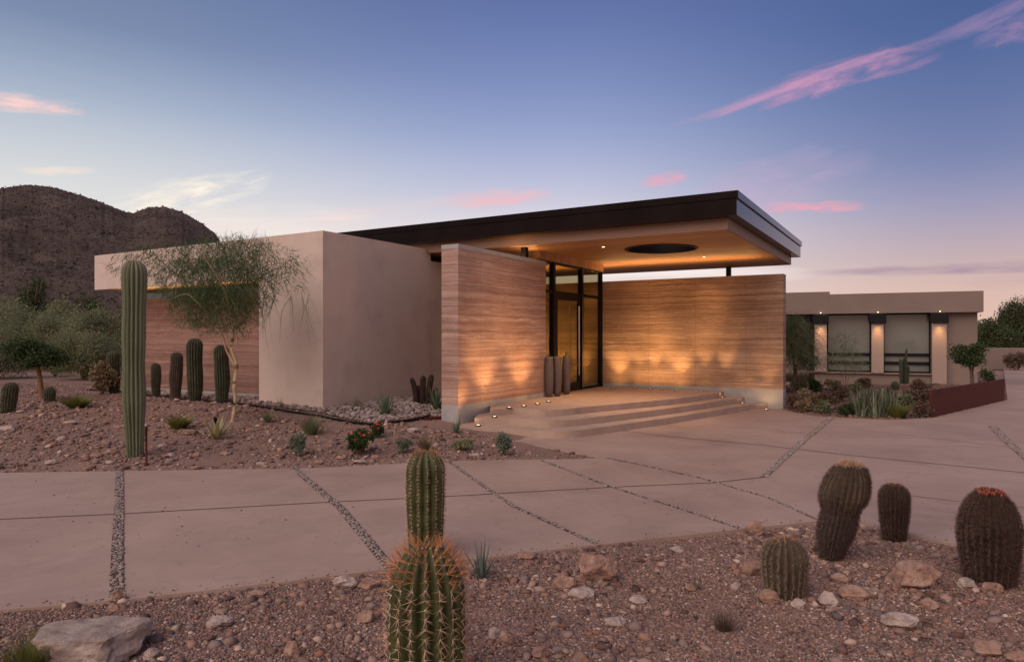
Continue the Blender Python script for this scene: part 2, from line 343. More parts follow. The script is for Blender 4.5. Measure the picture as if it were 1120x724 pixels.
def rammed(name, cols, tint=1.0):
    m, b = newmat(name)
    wob = noi(1.4, 4, .6, pos((1, 1, .4)))
    g = N.new('ShaderNodeNewGeometry'); s = N.new('ShaderNodeSeparateXYZ'); L.new(g.outputs['Position'], s.inputs[0])
    zz = mth('ADD', s.outputs[2], mth('MULTIPLY', mth('SUBTRACT', wob, .5), .07))
    cb = N.new('ShaderNodeCombineXYZ'); L.new(mth('MULTIPLY', s.outputs[0], .035), cb.inputs[0]); L.new(mth('MULTIPLY', s.outputs[1], .035), cb.inputs[1]); L.new(zz, cb.inputs[2])
    def zn(scale, xy, detail, rough):
        q = N.new('ShaderNodeCombineXYZ'); L.new(mth('MULTIPLY', s.outputs[0], xy), q.inputs[0]); L.new(mth('MULTIPLY', s.outputs[1], xy), q.inputs[1]); L.new(zz, q.inputs[2]); return noi(scale, detail, rough, q.outputs[0])
    lay = zn(7.5, .02, 6, .72); fine = zn(30, .06, 4, .65); pal = zn(9, .10, 5, .65); blot = noi(1.3, 6, .65, pos((1, 1, 2.2)))
    c = rmp(mth('ADD', mth('MULTIPLY', lay, .72), mth('MULTIPLY', blot, .28)), cols, .38, .60)
    c = mixc(mth('MULTIPLY', mr(fine, .48, .66), .38), c, c4([x*.55 for x in cols[1]]))
    c = mixc(mth('MULTIPLY', mr(pal, .58, .68), .5), c, c4([min(.7, x*1.35) for x in cols[-1]]))
    gr = noi(70, 5, .75, pos()); c = mixc(mth('MULTIPLY', mr(gr, .46, .70), .42), c, c4([x*.5 for x in cols[0]])); pit = noi(22, 4, .7, pos((1, 1, 1.6))); c = mixc(mth('MULTIPLY', mr(pit, .56, .68), .4), c, c4([min(.7, x*1.25) for x in cols[-1]]))
    # lift lines every 0.2 m or so and form-panel joints
    lf = mth('PINGPONG', zz, .075); c = mixc(mth('MULTIPLY', mr(lf, .012, .0), .5), c, c4([x*.45 for x in cols[0]]))
    d = mth('ADD', mth('MULTIPLY', s.outputs[0], u.x+v.x), mth('MULTIPLY', s.outputs[1], u.y+v.y))
    pj = mth('PINGPONG', d, .61); c = mixc(mth('MULTIPLY', mr(pj, .014, .0), .30), c, c4([x*.5 for x in cols[0]]))
    L.new(c, b.inputs['Base Color']); b.inputs['Roughness'].default_value = .9; b.inputs['Specular IOR Level'].default_value = .15
    h = mth('ADD', mth('MULTIPLY', lay, .8), mth('ADD', mth('MULTIPLY', fine, .5), mth('MULTIPLY', gr, .35)))
    bump(b, h, .8, .018); return m
M['rammed'] = rammed('rammed_earth', [(.25, .15, .122), (.355, .23, .19), (.46, .325, .27)])
M['rammed_tan'] = rammed('rammed_earth_tan', [(.21, .132, .09), (.31, .205, .142), (.42, .295, .21)])
M['rammed_red'] = rammed('rammed_earth_red', [(.18, .10, .08), (.27, .16, .128), (.34, .215, .172)])
def wood(name, cols, ax=u, ay=v):
    m, b = newmat(name)
    g = N.new('ShaderNodeNewGeometry'); s = N.new('ShaderNodeSeparateXYZ'); L.new(g.outputs['Position'], s.inputs[0])
    a = mth('ADD', mth('MULTIPLY', s.outputs[0], ax.x), mth('MULTIPLY', s.outputs[1], ax.y))
    w = mth('ADD', mth('MULTIPLY', s.outputs[0], ay.x), mth('MULTIPLY', s.outputs[1], ay.y))
    pl = mth('FLOOR', mth('DIVIDE', w, .14)); wn = N.new('ShaderNodeTexWhiteNoise'); wn.noise_dimensions = '1D'; L.new(pl, wn.inputs['W'])
    cb = N.new('ShaderNodeCombineXYZ'); L.new(mth('ADD', mth('MULTIPLY', a, .5), mth('MULTIPLY', wn.outputs[0], 20)), cb.inputs[0]); L.new(mth('MULTIPLY', w, 9), cb.inputs[1]); L.new(mth('MULTIPLY', s.outputs[2], 9), cb.inputs[2])
    gr = noi(2.2, 7, .65, cb.outputs[0], .6)
    f = mth('ADD', mth('MULTIPLY', gr, .7), mth('MULTIPLY', wn.outputs[0], .3)); c = rmp(f, cols, .28, .72)
    jn = mth('FRACT', mth('DIVIDE', w, .14)); c = mixc(mth('MULTIPLY', mr(mth('MINIMUM', jn, mth('SUBTRACT', 1.0, jn)), .05, .0), .65), c, (.03, .017, .01, 1))
    L.new(c, b.inputs['Base Color']); b.inputs['Roughness'].default_value = .5; b.inputs['Specular IOR Level'].default_value = .3; return m
M['wood'] = wood('timber_soffit', [(.30, .15, .075), (.40, .215, .11), (.48, .28, .155)])
M['wood_edge'] = wood('timber_fascia', [(.43, .245, .165), (.52, .315, .215), (.60, .375, .265)], ay=Vector((0, 0, 0)))
def glassmat(name, tint, gl=.12, rough=.02):
    m, b = newmat(name); o = [n for n in N if n.type == 'OUTPUT_MATERIAL'][0]
    t = N.new('ShaderNodeBsdfTransparent'); t.inputs[0].default_value = c4(tint); g = N.new('ShaderNodeBsdfGlossy'); g.inputs['Roughness'].default_value = rough; g.inputs[0].default_value = (.9, .9, .9, 1)
    f = N.new('ShaderNodeFresnel'); f.inputs[0].default_value = 1.5; mx = N.new('ShaderNodeMixShader')
    L.new(mth('MINIMUM', mth('ADD', f.outputs[0], 0.0), .5), mx.inputs[0]); L.new(t.outputs[0], mx.inputs[1]); L.new(g.outputs[0], mx.inputs[2]); L.new(mx.outputs[0], o.inputs[0]); return m
M['glass'] = glassmat('tinted_glass', (.62, .60, .42))
M['window_glass'] = pmat('window_glass', [(.055, .06, .055), (.075, .08, .07)], .5, .12, 0, spec=.6)
M['pane_reflection'] = pmat('window_reflection', [(.135, .145, .125), (.175, .18, .155)], .5, .08, 0, spec=.6)  # grey-green reflection in the guest windows, put into the pane's base colour
def emis(name, col, st):
    m, b = newmat(name); e = N.new('ShaderNodeEmission'); e.inputs[0].default_value = c4(col); e.inputs[1].default_value = st
    L.new(e.outputs[0], [n for n in N if n.type == 'OUTPUT_MATERIAL'][0].inputs[0]); return m
M['lamp'] = emis('lamp_lens', (1, .68, .38), 9)
def spot(name, p, d, w, ang, blend=.6, col=(1, .53, .195), r=.06, parent=None):
    l = bpy.data.lights.new(name, 'SPOT'); l.energy = w; l.spot_size = R(ang); l.spot_blend = blend; l.color = col; l.shadow_soft_size = r
    o = bpy.data.objects.new(name, l); COL.objects.link(o); o.location = p; o.rotation_euler = (-Vector(d)).to_track_quat('Z', 'Y').to_euler()
    if parent is not None: o.parent = parent; o.matrix_parent_inverse = Matrix.Translation(-Vector(parent.location))
    return o
# ------------------------------------------------------------ ground
def axis(lo, hi, near_lo, near_hi, step, grow=1.16):
    a = list(np.arange(near_lo, near_hi+1e-6, step)); s = step
    while a[-1] < hi: s *= grow; a.append(a[-1]+s)
    s = step; b = []
    x = near_lo
    while x > lo: s *= grow; x -= s; b.append(x)
    return b[::-1]+a
gx = axis(-3500, 3500, -8, 13, .14); gy = axis(-60, 6000, 2.4, 19, .14)
gv = [(x, y, gz(x, y)) for y in gy for x in gx]; nx = len(gx)
gf = [(j*nx+i, j*nx+i+1, (j+1)*nx+i+1, (j+1)*nx+i) for j in range(len(gy)-1) for i in range(nx-1)]
tag(mknp('desert_ground', gv, gf, M['ground'], smooth=True), kind='structure')
# driveway slab
near = [(-700, 716), (-300, 690), (0, 667), (130, 656), (310, 636), (440, 620), (600, 601), (760, 584), (880, 571), (915, 568), (945, 572), (975, 579), (1010, 588), (1060, 598), (1120, 606), (1300, 640)]
dp = [U(*p) for p in near] + [Vector((12, 3, 0)), Vector((40, 3, 0)), Vector((60, 40, 0)), Vector((29, 38.5, 0)), U(1089, 402)+Vector((0, -.6, 0)), U(1100, 437.5)+Vector((.12, .1, 0)), U(1019, 457.0), U(985, 458.6), U(960, 458.5), U(930, 457), U(905, 455.5), U(880, 452), U(862, 449.5)]
dp += [F(4.4, 7.2), F(0, 7.2), F(0, .2), U(500, 473), U(530, 479), U(575, 484), U(617, 492.5), U(662, 500.5), U(620, 502), U(560, 502.5), U(485, 504), U(350, 511.5), U(0, 517), U(-300, 519), U(-700, 521)]
dv = MB().prism(dp, -.12, 0.0).build('driveway', M['drive']); tag(dv, kind='structure')
# pebble joints: dark bed + pebbles, and thin saw joints
M['joint'] = pmat('joint_bed', [(.05, .035, .03), (.08, .055, .045)], 20, .95, .3, 80, .004)
def ribbon(pts, w, z, w2=None):
    mb = MB(); n = len(pts)
    for i, p in enumerate(pts):
        d = (pts[min(i+1, n-1)]-pts[max(i-1, 0)]); d.z = 0; d.normalize(); s = Vector((-d.y, d.x, 0)); ww = w if w2 is None else w+(w2-w)*i/(n-1)
        mb.v += [Vector((p.x, p.y, z))-s*ww/2, Vector((p.x, p.y, z))+s*ww/2]
    mb.f += [(2*i, 2*i+2, 2*i+3, 2*i+1) for i in range(n-1)]
    return mb
ICO = bmesh.new(); bmesh.ops.create_icosphere(ICO, subdivisions=1, radius=1); ICO.verts.ensure_lookup_table()
icv = np.array([q.co[:] for q in ICO.verts]); icf = np.array([[q.index for q in f.verts] for f in ICO.faces]); ICO.free()
ICO = bmesh.new(); bmesh.ops.create_icosphere(ICO, subdivisions=2, radius=1); ICO.verts.ensure_lookup_table()
ic2v = np.array([q.co[:] for q in ICO.verts]); ic2f = np.array([[q.index for q in f.verts] for f in ICO.faces]); ICO.free()
def stones(P, S, flat=.6, rug=.28, base=(icv, icf)):
    """many stones: P (n,3) centres, S (n,) radii -> verts, faces"""
    bv, bf = base; n = len(P); k = len(bv)
    r = 1+rug*(RS.rand(n, k)-.5)*2
    ax = .65+.7*RS.rand(n, 3); ax[:, 2] *= flat
    vv = bv[None]*r[:, :, None]*ax[:, None, :]*S[:, None, None]
    a = RS.rand(n)*6.283; c, s = np.cos(a), np.sin(a); t = (RS.rand(n)-.5)*.7; ct, st = np.cos(t), np.sin(t)
    x, y, z = vv[..., 0], vv[..., 1], vv[..., 2]
    x, z = x*ct[:, None]+z*st[:, None], -x*st[:, None]+z*ct[:, None]
    x, y = x*c[:, None]-y*s[:, None], x*s[:, None]+y*c[:, None]
    vv = np.stack([x, y, z], -1)+P[:, None, :]
    return vv.reshape(-1, 3), (bf[None]+(np.arange(n)*k)[:, None, None]).reshape(-1, 3)
SPL = [([(131, 515.5), (130, 560), (128.5, 600), (127.5, 657)], .085, .085), ([(320, 511.5), (372, 555), (427, 621)], .075, .085), ([(488, 503), (560, 553), (652, 594.5)], .045, .04), ([(590, 502.5), (667, 532), (740, 555), (808, 577.5)], .05, .03),
       ([(662, 500.5), (700, 508), (767, 523), (840, 544), (893, 568)], .05, .02), ([(910, 456), (872, 488), (835, 522)], .12, .085), ([(1085, 466), (1103, 484), (1135, 512)], .14, .1)]
pv = []; jb = MB()
for px, w0, w1 in SPL:
    pts = []
    w = [U(*q) for q in px]
    for a, b in zip(w, w[1:]):
        k = max(2, int((b-a).length/.25)); pts += [a.lerp(b, i/k) for i in range(k)]
    pts.append(w[-1]); rb = ribbon(pts, w0, .004, w1); jb.add(rb.v, rb.f)
    for i in range(len(pts)-1):
        a, b = pts[i], pts[i+1]; d = (b-a); s = Vector((-d.y, d.x, 0)).normalized(); ww = w0+(w1-w0)*i/len(pts)
        for _ in range(int(d.length*ww/.00045)):
            p = a+d*random.random()+s*ww*(random.random()-.5)*.9; pv.append((p.x, p.y, .005))
tag(jb.build('joint_bed', M['joint']), kind='structure')
pv = np.array(pv); a, b = stones(pv, .009+.008*RS.rand(len(pv)), .5)
tag(mknp('joint_pebbles', a, b, M['pebble'], smooth=True), 'small pale pebbles filling the driveway joints', 'pebbles', kind='stuff')
TJ = [([(-300, 582), (0, 568), (135, 562), (345, 550), (500, 542.5), (560, 539), (667, 533), (780, 528), (835, 522)], .016), ([(673, 470), (735, 478), (835, 487), (920, 497), (1130, 518)], .02), ([(940, 470), (1060, 484), (1130, 492)], .012), ([(985, 541), (1060, 550), (1150, 558)], .012), ([(770, 465), (835, 469), (900, 476)], .01)]
tj = MB()
for px, w in TJ:
    rb = ribbon([U(*q) for q in px], w, .0055); tj.add(rb.v, rb.f)
tag(tj.build('saw_joints', M['joint']), kind='structure')
# ------------------------------------------------------------ gravel
def inpoly(P, poly):
    x, y = P[:, 0], P[:, 1]; r = np.zeros(len(P), bool); n = len(poly)
    for i in range(n):
        a, b = poly[i], poly[(i+1) % n]
        if abs(a.y-b.y) < 1e-9: continue
        c = ((a.y > y) != (b.y > y)) & (x < (b.x-a.x)*(y-a.y)/(b.y-a.y)+a.x); r ^= c
    return r
def gzv(P): return np.array([gz(a, b) for a, b in P])
def scatter(n, xr, yr, smin, smax, name, label, power=2.5, keep=None, mat='gravel', sm_=False, clump=0, rug=.3, wide=.8):
    P = np.stack([xr[0]+(xr[1]-xr[0])*RS.rand(n), yr[0]+(yr[1]-yr[0])*RS.rand(n)], 1)
    P = P[~inpoly(P, dp)]
    vis = np.abs(P[:, 0]) < P[:, 1]*wide+.6; P = P[vis]
    if keep is not None: P = P[keep(P)]
    if clump: P = P[np.array([noise.noise(Vector((a*1.1, b*1.1, 5)))+.5*noise.noise(Vector((a*3.3, b*3.3, 8))) > RS.uniform(-.62, .38)*clump-.0 for a, b in P])]
    S = smin+(smax-smin)*RS.rand(len(P))**power
    Z = gzv(P)+S*.22
    a, b = stones(np.column_stack([P, Z]), S, .6, rug)
    return tag(mknp(name, a, b, M[mat], smooth=sm_), label, 'gravel', kind='stuff')
scatter(290000, (-4, 5.6), (2.9, 6.6), .0035, .012, 'gravel', 'fine reddish brown gravel covering the foreground beds', 1.6, rug=.4)
scatter(23000, (-4, 6), (2.7, 7.2), .009, .040, 'coarse_gravel', 'coarser loose stones mixed into the foreground gravel', 3.2, clump=1, rug=.42)
scatter(30000, (4.8, 11), (2.9, 9), .006, .030, 'outer_gravel', 'gravel of the desert bed running on past the right barrel cacti', 2.4, rug=.4, wide=2.2)
notbuilt = lambda P: ~((P[:, 0]*v.x*0+1 > 0) & ((P[:, 0]-K1.x)*u.x+(P[:, 1]-K1.y)*u.y > -.4) & (P[:, 0] < 6.6) & (P[:, 1] > 11.8))
scatter(70000, (-15, 1.9), (8.3, 20), .008, .028, 'garden_gravel', 'reddish gravel and small stones covering the cactus garden', 2.6, notbuilt, clump=1.1)
scatter(7000, (-10, 1.9), (8.3, 15), .018, .06, 'garden_stones', 'loose flat stones scattered through the cactus garden gravel', 3, notbuilt, clump=.9, rug=.45)
scatter(9000, (6.4, 15), (12.5, 23), .02, .07, 'bed_gravel', 'gravel and small rocks in the bed before the guest wing', 2.2, mat='gravel_dark')
EG = [U(*p) for p in near[:15]]; q_ = []
for a, b in zip(EG, EG[1:]):
    d = b-a; nn = Vector((-d.y, d.x, 0)).normalized()
    for _ in range(int(d.length*34)):
        c = a+d*random.random()+nn*(abs(random.gauss(0, .07))+.005); q_.append((c.x, c.y, .003))
for _ in range(260):
    c = U(random.uniform(-50, 1150), random.uniform(505, 600)); q_.append((c.x, c.y, .002))
q_ = np.array(q_); a, b = stones(q_, .003+.007*RS.rand(len(q_))**2, .7, .4)
tag(mknp('stray_gravel', a, b, M['gravel']), 'stray bits of gravel kicked onto the driveway', 'gravel', kind='stuff')
# ------------------------------------------------------------ house
house = empty('desert_house', F(0, 0, 0), 'low modern desert house with rammed earth walls and a thin black flat roof', 'house')
def rammed_wall(s0, s1, t0, t1, zb, zj, zt, mat, cap=None, label=None):
    o = MB().fb(s0, s1, t0, t1, zj, zt).build('rammed_earth_wall', M[mat], house)
    if label: o['label'] = label
    b = MB().fb(s0-.001, s1+.001, t0-.002, t1+.002, zb, zj).build('concrete_base', M['concrete_base'], o)
    if cap: MB().fb(s0-.004, s1+.004, t0-.004, t1+.004, zt, zt+cap).build('wall_cap', M['concrete_base'], o)
    return o
w1 = rammed_wall(-.37, 0, 0, 3.363, -.1, .457, 3.29, 'rammed', .08, 'free-standing rammed earth wall left of the entry')
w2 = rammed_wall(-3.6, 4.4, 6.93, 7.30, -.1, .455, 3.15, 'rammed_tan', .02, 'long rammed earth wall behind the entry steps')
# stucco volume  (C0 in the house frame)
cs, ct_ = -2.59, .775+.0
C0 = Vector((-3.59, 12.96, 0)); cs = (C0-K1).dot(u); ct_ = (C0-K1).dot(v)
sb = MB().fb(cs-1.81, cs, ct_, ct_+3.33, -.1, 3.71).fb(cs-7.94, cs-1.81, ct_, ct_+3.33, 2.86, 3.71)
st = sb.build('stucco_wall', M['stucco'], house); st['label'] = 'taupe stucco block with a long fascia to the left'
bd = MB().fb(cs-7.7, cs-.015, ct_+3.33, ct_+9, -.1, 3.45).fb(cs-7.6, cs-1.81, ct_+1.1, ct_+3.33, -.1, 2.86).build('house_wall', M['stucco'], house)
w3 = rammed_wall(cs-7.9, cs-1.81, ct_+.675, ct_+1.05, -.1, .44, 2.62, 'rammed_red', None, 'recessed red rammed earth wall behind the cacti')
MB().fb(cs-7.7, cs-1.82, ct_+.80, ct_+.86, 2.62, 2.86).build('clerestory_window', M['window_glass'], house)
# roof with its oculus
RC = Vector((3.93, 11.94, 0)); rs = (RC-K1).dot(u); rt = (RC-K1).dot(v)
HC = Vector((3.26, 14.94, 0)); hs = (HC-K1).dot(u); ht = (HC-K1).dot(v); HR = .76
def slab_hole(s0, s1, t0, t1, z0, z1, name, mat, parent, hole=True):
    angs = sorted(set([2*math.pi*i/72 for i in range(72)]+[math.atan2(b-ht, a-hs) % (2*math.pi) for a in (s0, s1) for b in (t0, t1)]))
    mb = MB(); n = len(angs)
    def outer(a):
        c, s = math.cos(a), math.sin(a); k = min([x for x in ((s1-hs)/c if c > 1e-9 else 1e9, (s0-hs)/c if c < -1e-9 else 1e9, (t1-ht)/s if s > 1e-9 else 1e9, (t0-ht)/s if s < -1e-9 else 1e9)])
        return hs+c*k, ht+s*k
    for z in (z0, z1):
        for a in angs: o = outer(a); mb.v.append(F(o[0], o[1], z))
        for a in angs: mb.v.append(F(hs+math.cos(a)*HR, ht+math.sin(a)*HR, z))
    for i in range(n):
        j = (i+1) % n
        mb.f += [(i, n+i, n+j, j), (2*n+i, 2*n+j, 3*n+j, 3*n+i), (i, j, 2*n+j, 2*n+i), (n+i, 3*n+i, 3*n+j, n+j)]
    return mb.build(name, mat, parent)
roof = slab_hole(rs-13, rs, rt, rt+7.5, 3.83, 4.22, 'roof', M['fascia_metal'], house)
MB().fb(rs-13.03, rs+.03, rt-.03, rt, 4.12, 4.25).fb(rs, rs+.03, rt, rt+7.5, 4.12, 4.25).fb(rs-13.03, rs+.03, rt+7.5, rt+7.53, 4.12, 4.25).build('roof_edge', M['fascia_metal'], roof)
soff = slab_hole(rs-12.6, rs-.24, rt+.24, rt+7.22, 3.62, 3.828, 'soffit', M['wood'], roof)
# paler timber edge boards on the two visible sides of the soffit
MB().fb(rs-12.6, rs-.2, rt+.2, rt+.24, 3.615, 3.828).fb(rs-.24, rs-.2, rt+.24, rt+7.26, 3.615, 3.828).fb(rs-12.6, rs-.24, rt+7.22, rt+7.26, 3.615, 3.828).build('timber_fascia', M['wood_edge'], roof)
mb = MB(); n = 72
for r_, z in ((HR-.015, 3.60), (HR-.015, 4.3), (HR+.03, 4.3), (HR+.03, 3.60)):
    for i in range(n): mb.v.append(F(hs+math.cos(6.28318*i/n)*r_, ht+math.sin(6.28318*i/n)*r_, z))
for k in range(4):
    for i in range(n): mb.f.append((k*n+i, k*n+(i+1) % n, ((k+1) % 4)*n+(i+1) % n, ((k+1) % 4)*n+i))
mb.build('oculus_ring', M['black_metal'], roof)
# posts
def post(s, t, z0, z1, w=.12): return MB().fb(s-w/2, s+w/2, t-w/2, t+w/2, z0, z1).build('post', M['black_metal'], house)
post(-.19, 2.74, 3.365, 3.62)
pp = V(797, 300, 18.9); post((pp-K1).dot(u), (pp-K1).dot(v), -.1, 3.62)
post(-3.4, 8.6, -.1, 3.62)
# header and glass screen
gs = -.22
MB().fb(gs-.09, gs+.07, 3.37, 6.928, 3.44, 3.62).build('timber_header', M['wood'], house)
gw_ = MB().fb(gs-.008, gs+.004, 3.37, 6.925, .365, 3.44).build('glass_screen', M['glass'], house)
fr = []
for t, w, z1 in ((4.11, .10, 3.44), (5.66, .085, 3.44), (6.89, .05, 3.44)):
    MB().fb(gs-.06, gs+.06, t-w/2, t+w/2, .362, z1).build('mullion', M['black_metal'], gw_)
for z0, z1 in ((.362, .42), (2.70, 2.77), (3.39, 3.44)):
    for a, b in ((3.37, 4.06), (4.16, 5.617), (5.703, 6.865)):
        MB().fb(gs-.03, gs+.035, a, b, z0, z1).build('rail', M['black_metal'], gw_)
dr = MB().fb(gs-.035, gs+.03, 4.17, 4.32, .42, 2.70).fb(gs-.035, gs+.03, 5.50, 5.61, .42, 2.70).fb(gs-.035, gs+.03, 4.32, 5.50, .42, .56).fb(gs-.035, gs+.03, 4.32, 5.50, 2.58, 2.70).build('door', M['black_metal'], house)
M['chrome'] = pmat('brushed_steel', [(.5, .48, .46), (.6, .58, .55)], 5, .22, 0, metallic=1)
hd = MB(); hd.tube([F(gs+.12, 5.3, .75), F(gs+.12, 5.3, 2.45)], .02, 10).tube([F(gs+.02, 5.3, 1.0), F(gs+.12, 5.3, 1.0)], .012).tube([F(gs+.02, 5.3, 2.2), F(gs+.12, 5.3, 2.2)], .012)
hd.build('handle', M['chrome'], dr)
MB().fb(gs+.061, gs+.066, 5.632, 5.66, .4, 2.7).build('mullion_trim', M['chrome'], gw_)
# platform and steps
def spline(pts, n=8):
    out = []
    for i in range(len(pts)-1):
        p0, p1, p2, p3 = pts[max(i-1, 0)], pts[i], pts[i+1], pts[min(i+2, len(pts)-1)]
        for k in range(n):
            t = k/n; out.append(.5*((2*p1)+(p2-p0)*t+(2*p0-5*p1+4*p2-p3)*t*t+(3*p1-p0-3*p2+p3)*t**3))
    return out+[pts[-1]]
LV = [(.36, [(536, 448), (560, 446.3), (580, 447.2), (597, 448.6), (623, 447), (645, 444.5), (690, 440.5), (742, 435.5), (784, 430)], 1.07),
      (.24, [(519, 457.5), (560, 457.2), (580, 458.6), (599, 460), (623, 459), (645, 456.8), (690, 451.5), (742, 445), (803, 436)], .62),
      (.12, [(503, 466.5), (545, 467.5), (570, 469.2), (601, 471.5), (625, 471), (645, 468.8), (690, 462.5), (742, 455), (826, 441.5)], .12)]
steps = empty('entry_steps', U(640, 470, 0), 'wide concrete entry platform with three curved steps', 'steps')
for i, (z, e, t0) in enumerate(LV):
    pts = spline([U(a, b, z) for a, b in e]); pts = [p for p in pts if (p-K1).dot(v) < 6.92 and (p-K1).dot(u) > .002]
    se = (pts[-1]-K1).dot(u); poly = [F(.002, t0+.0)]+pts+[F(se+.12*i, 6.926), F(.002, 6.926)]
    if i == 0: poly = [F(.002, t0)]+pts+[F(se, 6.926), F(-2.6, 6.926), F(-2.6, 3.37), F(.002, 3.37)]
    o = MB().prism(poly, -.02 if i < 2 else -.1, z).build('tread' if i else 'platform', M['step'], steps); bevel(o, .012, 2)
# ------------------------------------------------------------ lamps of the house
def uplight(p, label, power, tilt, ang=58, wide=11):
    t = empty('uplight', p, label, 'light', 'in-ground uplights at the foot of the earth walls')
    MB().lathe(p, [(.0, .0), (.05, .0), (.052, .012), (.036, .016), (.034, .010)], 20).build('ring', M['black_metal'], t, True)
    MB().lathe(p, [(.0, .013), (.034, .012)], 16).build('lens', M['lamp'], t)
    spot('uplight_lamp', p+Vector((0, 0, .05)), Vector((0, 0, 1))+tilt, power, ang, 1.0, parent=t); spot('uplight_spill', p+Vector((0, 0, .06)), Vector((0, 0, 1))+tilt*2, wide, 150, 1.0, parent=t); return t
UP1 = [((600, 439.5), .36, 'first uplight from the clay pots, on the platform'), ((588, 442), .36, 'second uplight from the clay pots, on the platform'), ((573, 444.2), .36, 'third uplight from the clay pots, on the platform'), ((557, 446.0), .36, 'uplight at the very edge of the top step beside the free-standing wall'),
       ((541, 456), .24, 'uplight set in the middle step beside the free-standing wall'), ((523, 465.5), .12, 'uplight set in the lowest step beside the free-standing wall')]
for ((a, b), z, lab), pw, tl, ag in zip(UP1, (110, 60, 60, 95, 40, 48), (.60, .32, .28, .55, .26, .5), (84, 48, 44, 80, 46, 86)): uplight(U(a, b, z+.01), lab, pw, -u*tl, ag, 11 if z > .3 else 3)
names = ['at the right end of the long earth wall, on the driveway', 'on the lowest step at the long earth wall', 'on the middle step at the long earth wall', 'nearest the step edge on the platform at the long earth wall', 'second from the step edge on the platform at the long earth wall', 'third from the step edge on the platform at the long earth wall',
         'fourth from the step edge on the platform at the long earth wall', 'second from the glass screen at the long earth wall', 'nearest the glass screen at the long earth wall']
for i, px in enumerate((838, 812, 790, 767, 740, 724, 711, 695, 672)):
    r = (px-560)/FPX; base = F(0, 6.93-.34); s = (r*base.y-base.x)/(u.x-r*u.y); z = (.0, .12, .24, .36, .36, .36, .36, .36, .36)[i]
    uplight(F(s, 6.59, z), 'uplight '+names[i], (75, 10, 140, 165, 115, 125, 215, 125, 125)[i], v*(.22, .3, .17, .18, .22, .17, .21, .19, .24)[i], (42, 70, 40, 42, 66, 44, 44, 48, 72)[i], (8, .6, 1.5, 4, 14, 14, 14, 14, 12)[i])
for k, s in enumerate((-.75, -1.35, -1.95)): uplight(F(s, 6.57, .36), ('uplight just inside the glass at the earth wall', 'middle uplight inside the hall at the earth wall', 'deepest uplight inside the hall at the earth wall')[k], 190, v*.22, 58)
def downlight(p, w):
    d = MB().lathe(p, [(.045, -.004), (.045, .02), (0, .02)], 16).build('downlight', M['black_metal'], roof, True)
    MB().lathe(p, [(0, -.006), (.03, -.006)], 14).build('lens', M['lamp'], d)
    if w: spot('downlight_lamp', p+Vector((0, 0, -.03)), (0, 0, -1), w, 84, .9)
for (px, py), w in (((660, 270), 330), ((645, 288.5), 170), ((770, 281), 50), ((700, 287), 0)):
    if w: p = U(px, py, 3.62); downlight(Vector((p.x, p.y, 3.62)), w)
# cove strip along the wall heads washing the soffit
def strip(p, ax, ln, w, up=True, wid=.04, col=(1, .55, .2)):
    l = bpy.data.lights.new('cove_strip', 'AREA'); l.shape = 'RECTANGLE'; l.size = ln; l.size_y = wid; l.energy = w; l.color = col
    o = bpy.data.objects.new('cove_strip', l); COL.objects.link(o); o.location = p
    z = Vector((0, 0, -1 if up else 1)); x = ax.normalized(); y = z.cross(x); o.rotation_euler = Matrix((x, y, z)).transposed().to_euler(); return o
strip(F(0, 7.13, 3.19), u, 7.6, 60); strip(F(-.19, 1.7, 3.385), v, 3.0, 14)
strip(F(cs-4.6, ct_+.28, 2.62), u, 5.0, 14, True)
# clay pots by the door
pots = [((600.6, 434), 'tall dark clay pot half hidden behind the free-standing wall'), ((609.5, 433.2), 'middle one of three tall dark clay pots by the glass door'), ((619.5, 431.2), 'rightmost and clearest of three tall dark clay pots by the door')]
def blade(mb, p, d, side, ln, w, th=.0, curve=.0, n=4, up=Vector((0, 0, 1))):
    base = len(mb.v)
    for i in range(n+1):
        t = i/n; c = p+d*ln*t+up*(curve*ln*t*t); ww = w*(1-t)**.8*(.75+.9*t*(1-t)*1.2) if i < n else .0005
        mb.v += [c-side*ww/2, c+side*ww/2]+([c+Vector((0, 0, -1)).lerp(d.cross(side), 1)*th*(1-t)] if th else [])
    k = 3 if th else 2
    for i in range(n):
        a = base+i*k; b = a+k
        if th: mb.f += [(a, b, b+1, a+1), (a, a+2, b+2, b), (a+1, b+1, b+2, a+2)]
        else: mb.f.append((a, b, b+1, a+1))
def agave(p, ht, wd, n, mat, name, label, cat='agave', bw=.05, th=.012, grp=None, spread=1.0, yellow=None, clump=None):
    mb = MB(); sp = []
    for i in range(n):
        a = i*2.39996+random.random()*.3; el = math.radians(20+70*(i/n)**.8*1.0)*random.uniform(.9, 1.08)
        if spread < 1: el = max(el, math.radians(90-spread*55)*random.uniform(.9, 1.15))
        d = Vector((math.cos(a)*math.cos(el), math.sin(a)*math.cos(el), math.sin(el)))
        ln = min(ht/max(.35, d.z), wd/2/max(.12, math.hypot(d.x, d.y)))*random.uniform(.8, 1.03)
        side = Vector((-math.sin(a), math.cos(a), 0)); off = Vector((0, 0, 0))
        if clump: off = Vector((random.uniform(-1, 1), random.uniform(-.6, .6), 0))*clump
        blade(mb, p+off+Vector((math.cos(a), math.sin(a), 0))*bw*.25, d, side, ln, bw*random.uniform(.8, 1.15), th, random.uniform(-.08, .10), 5)
    return tag(mk(name, mb.v, mb.f, M[mat]), label, cat, grp)
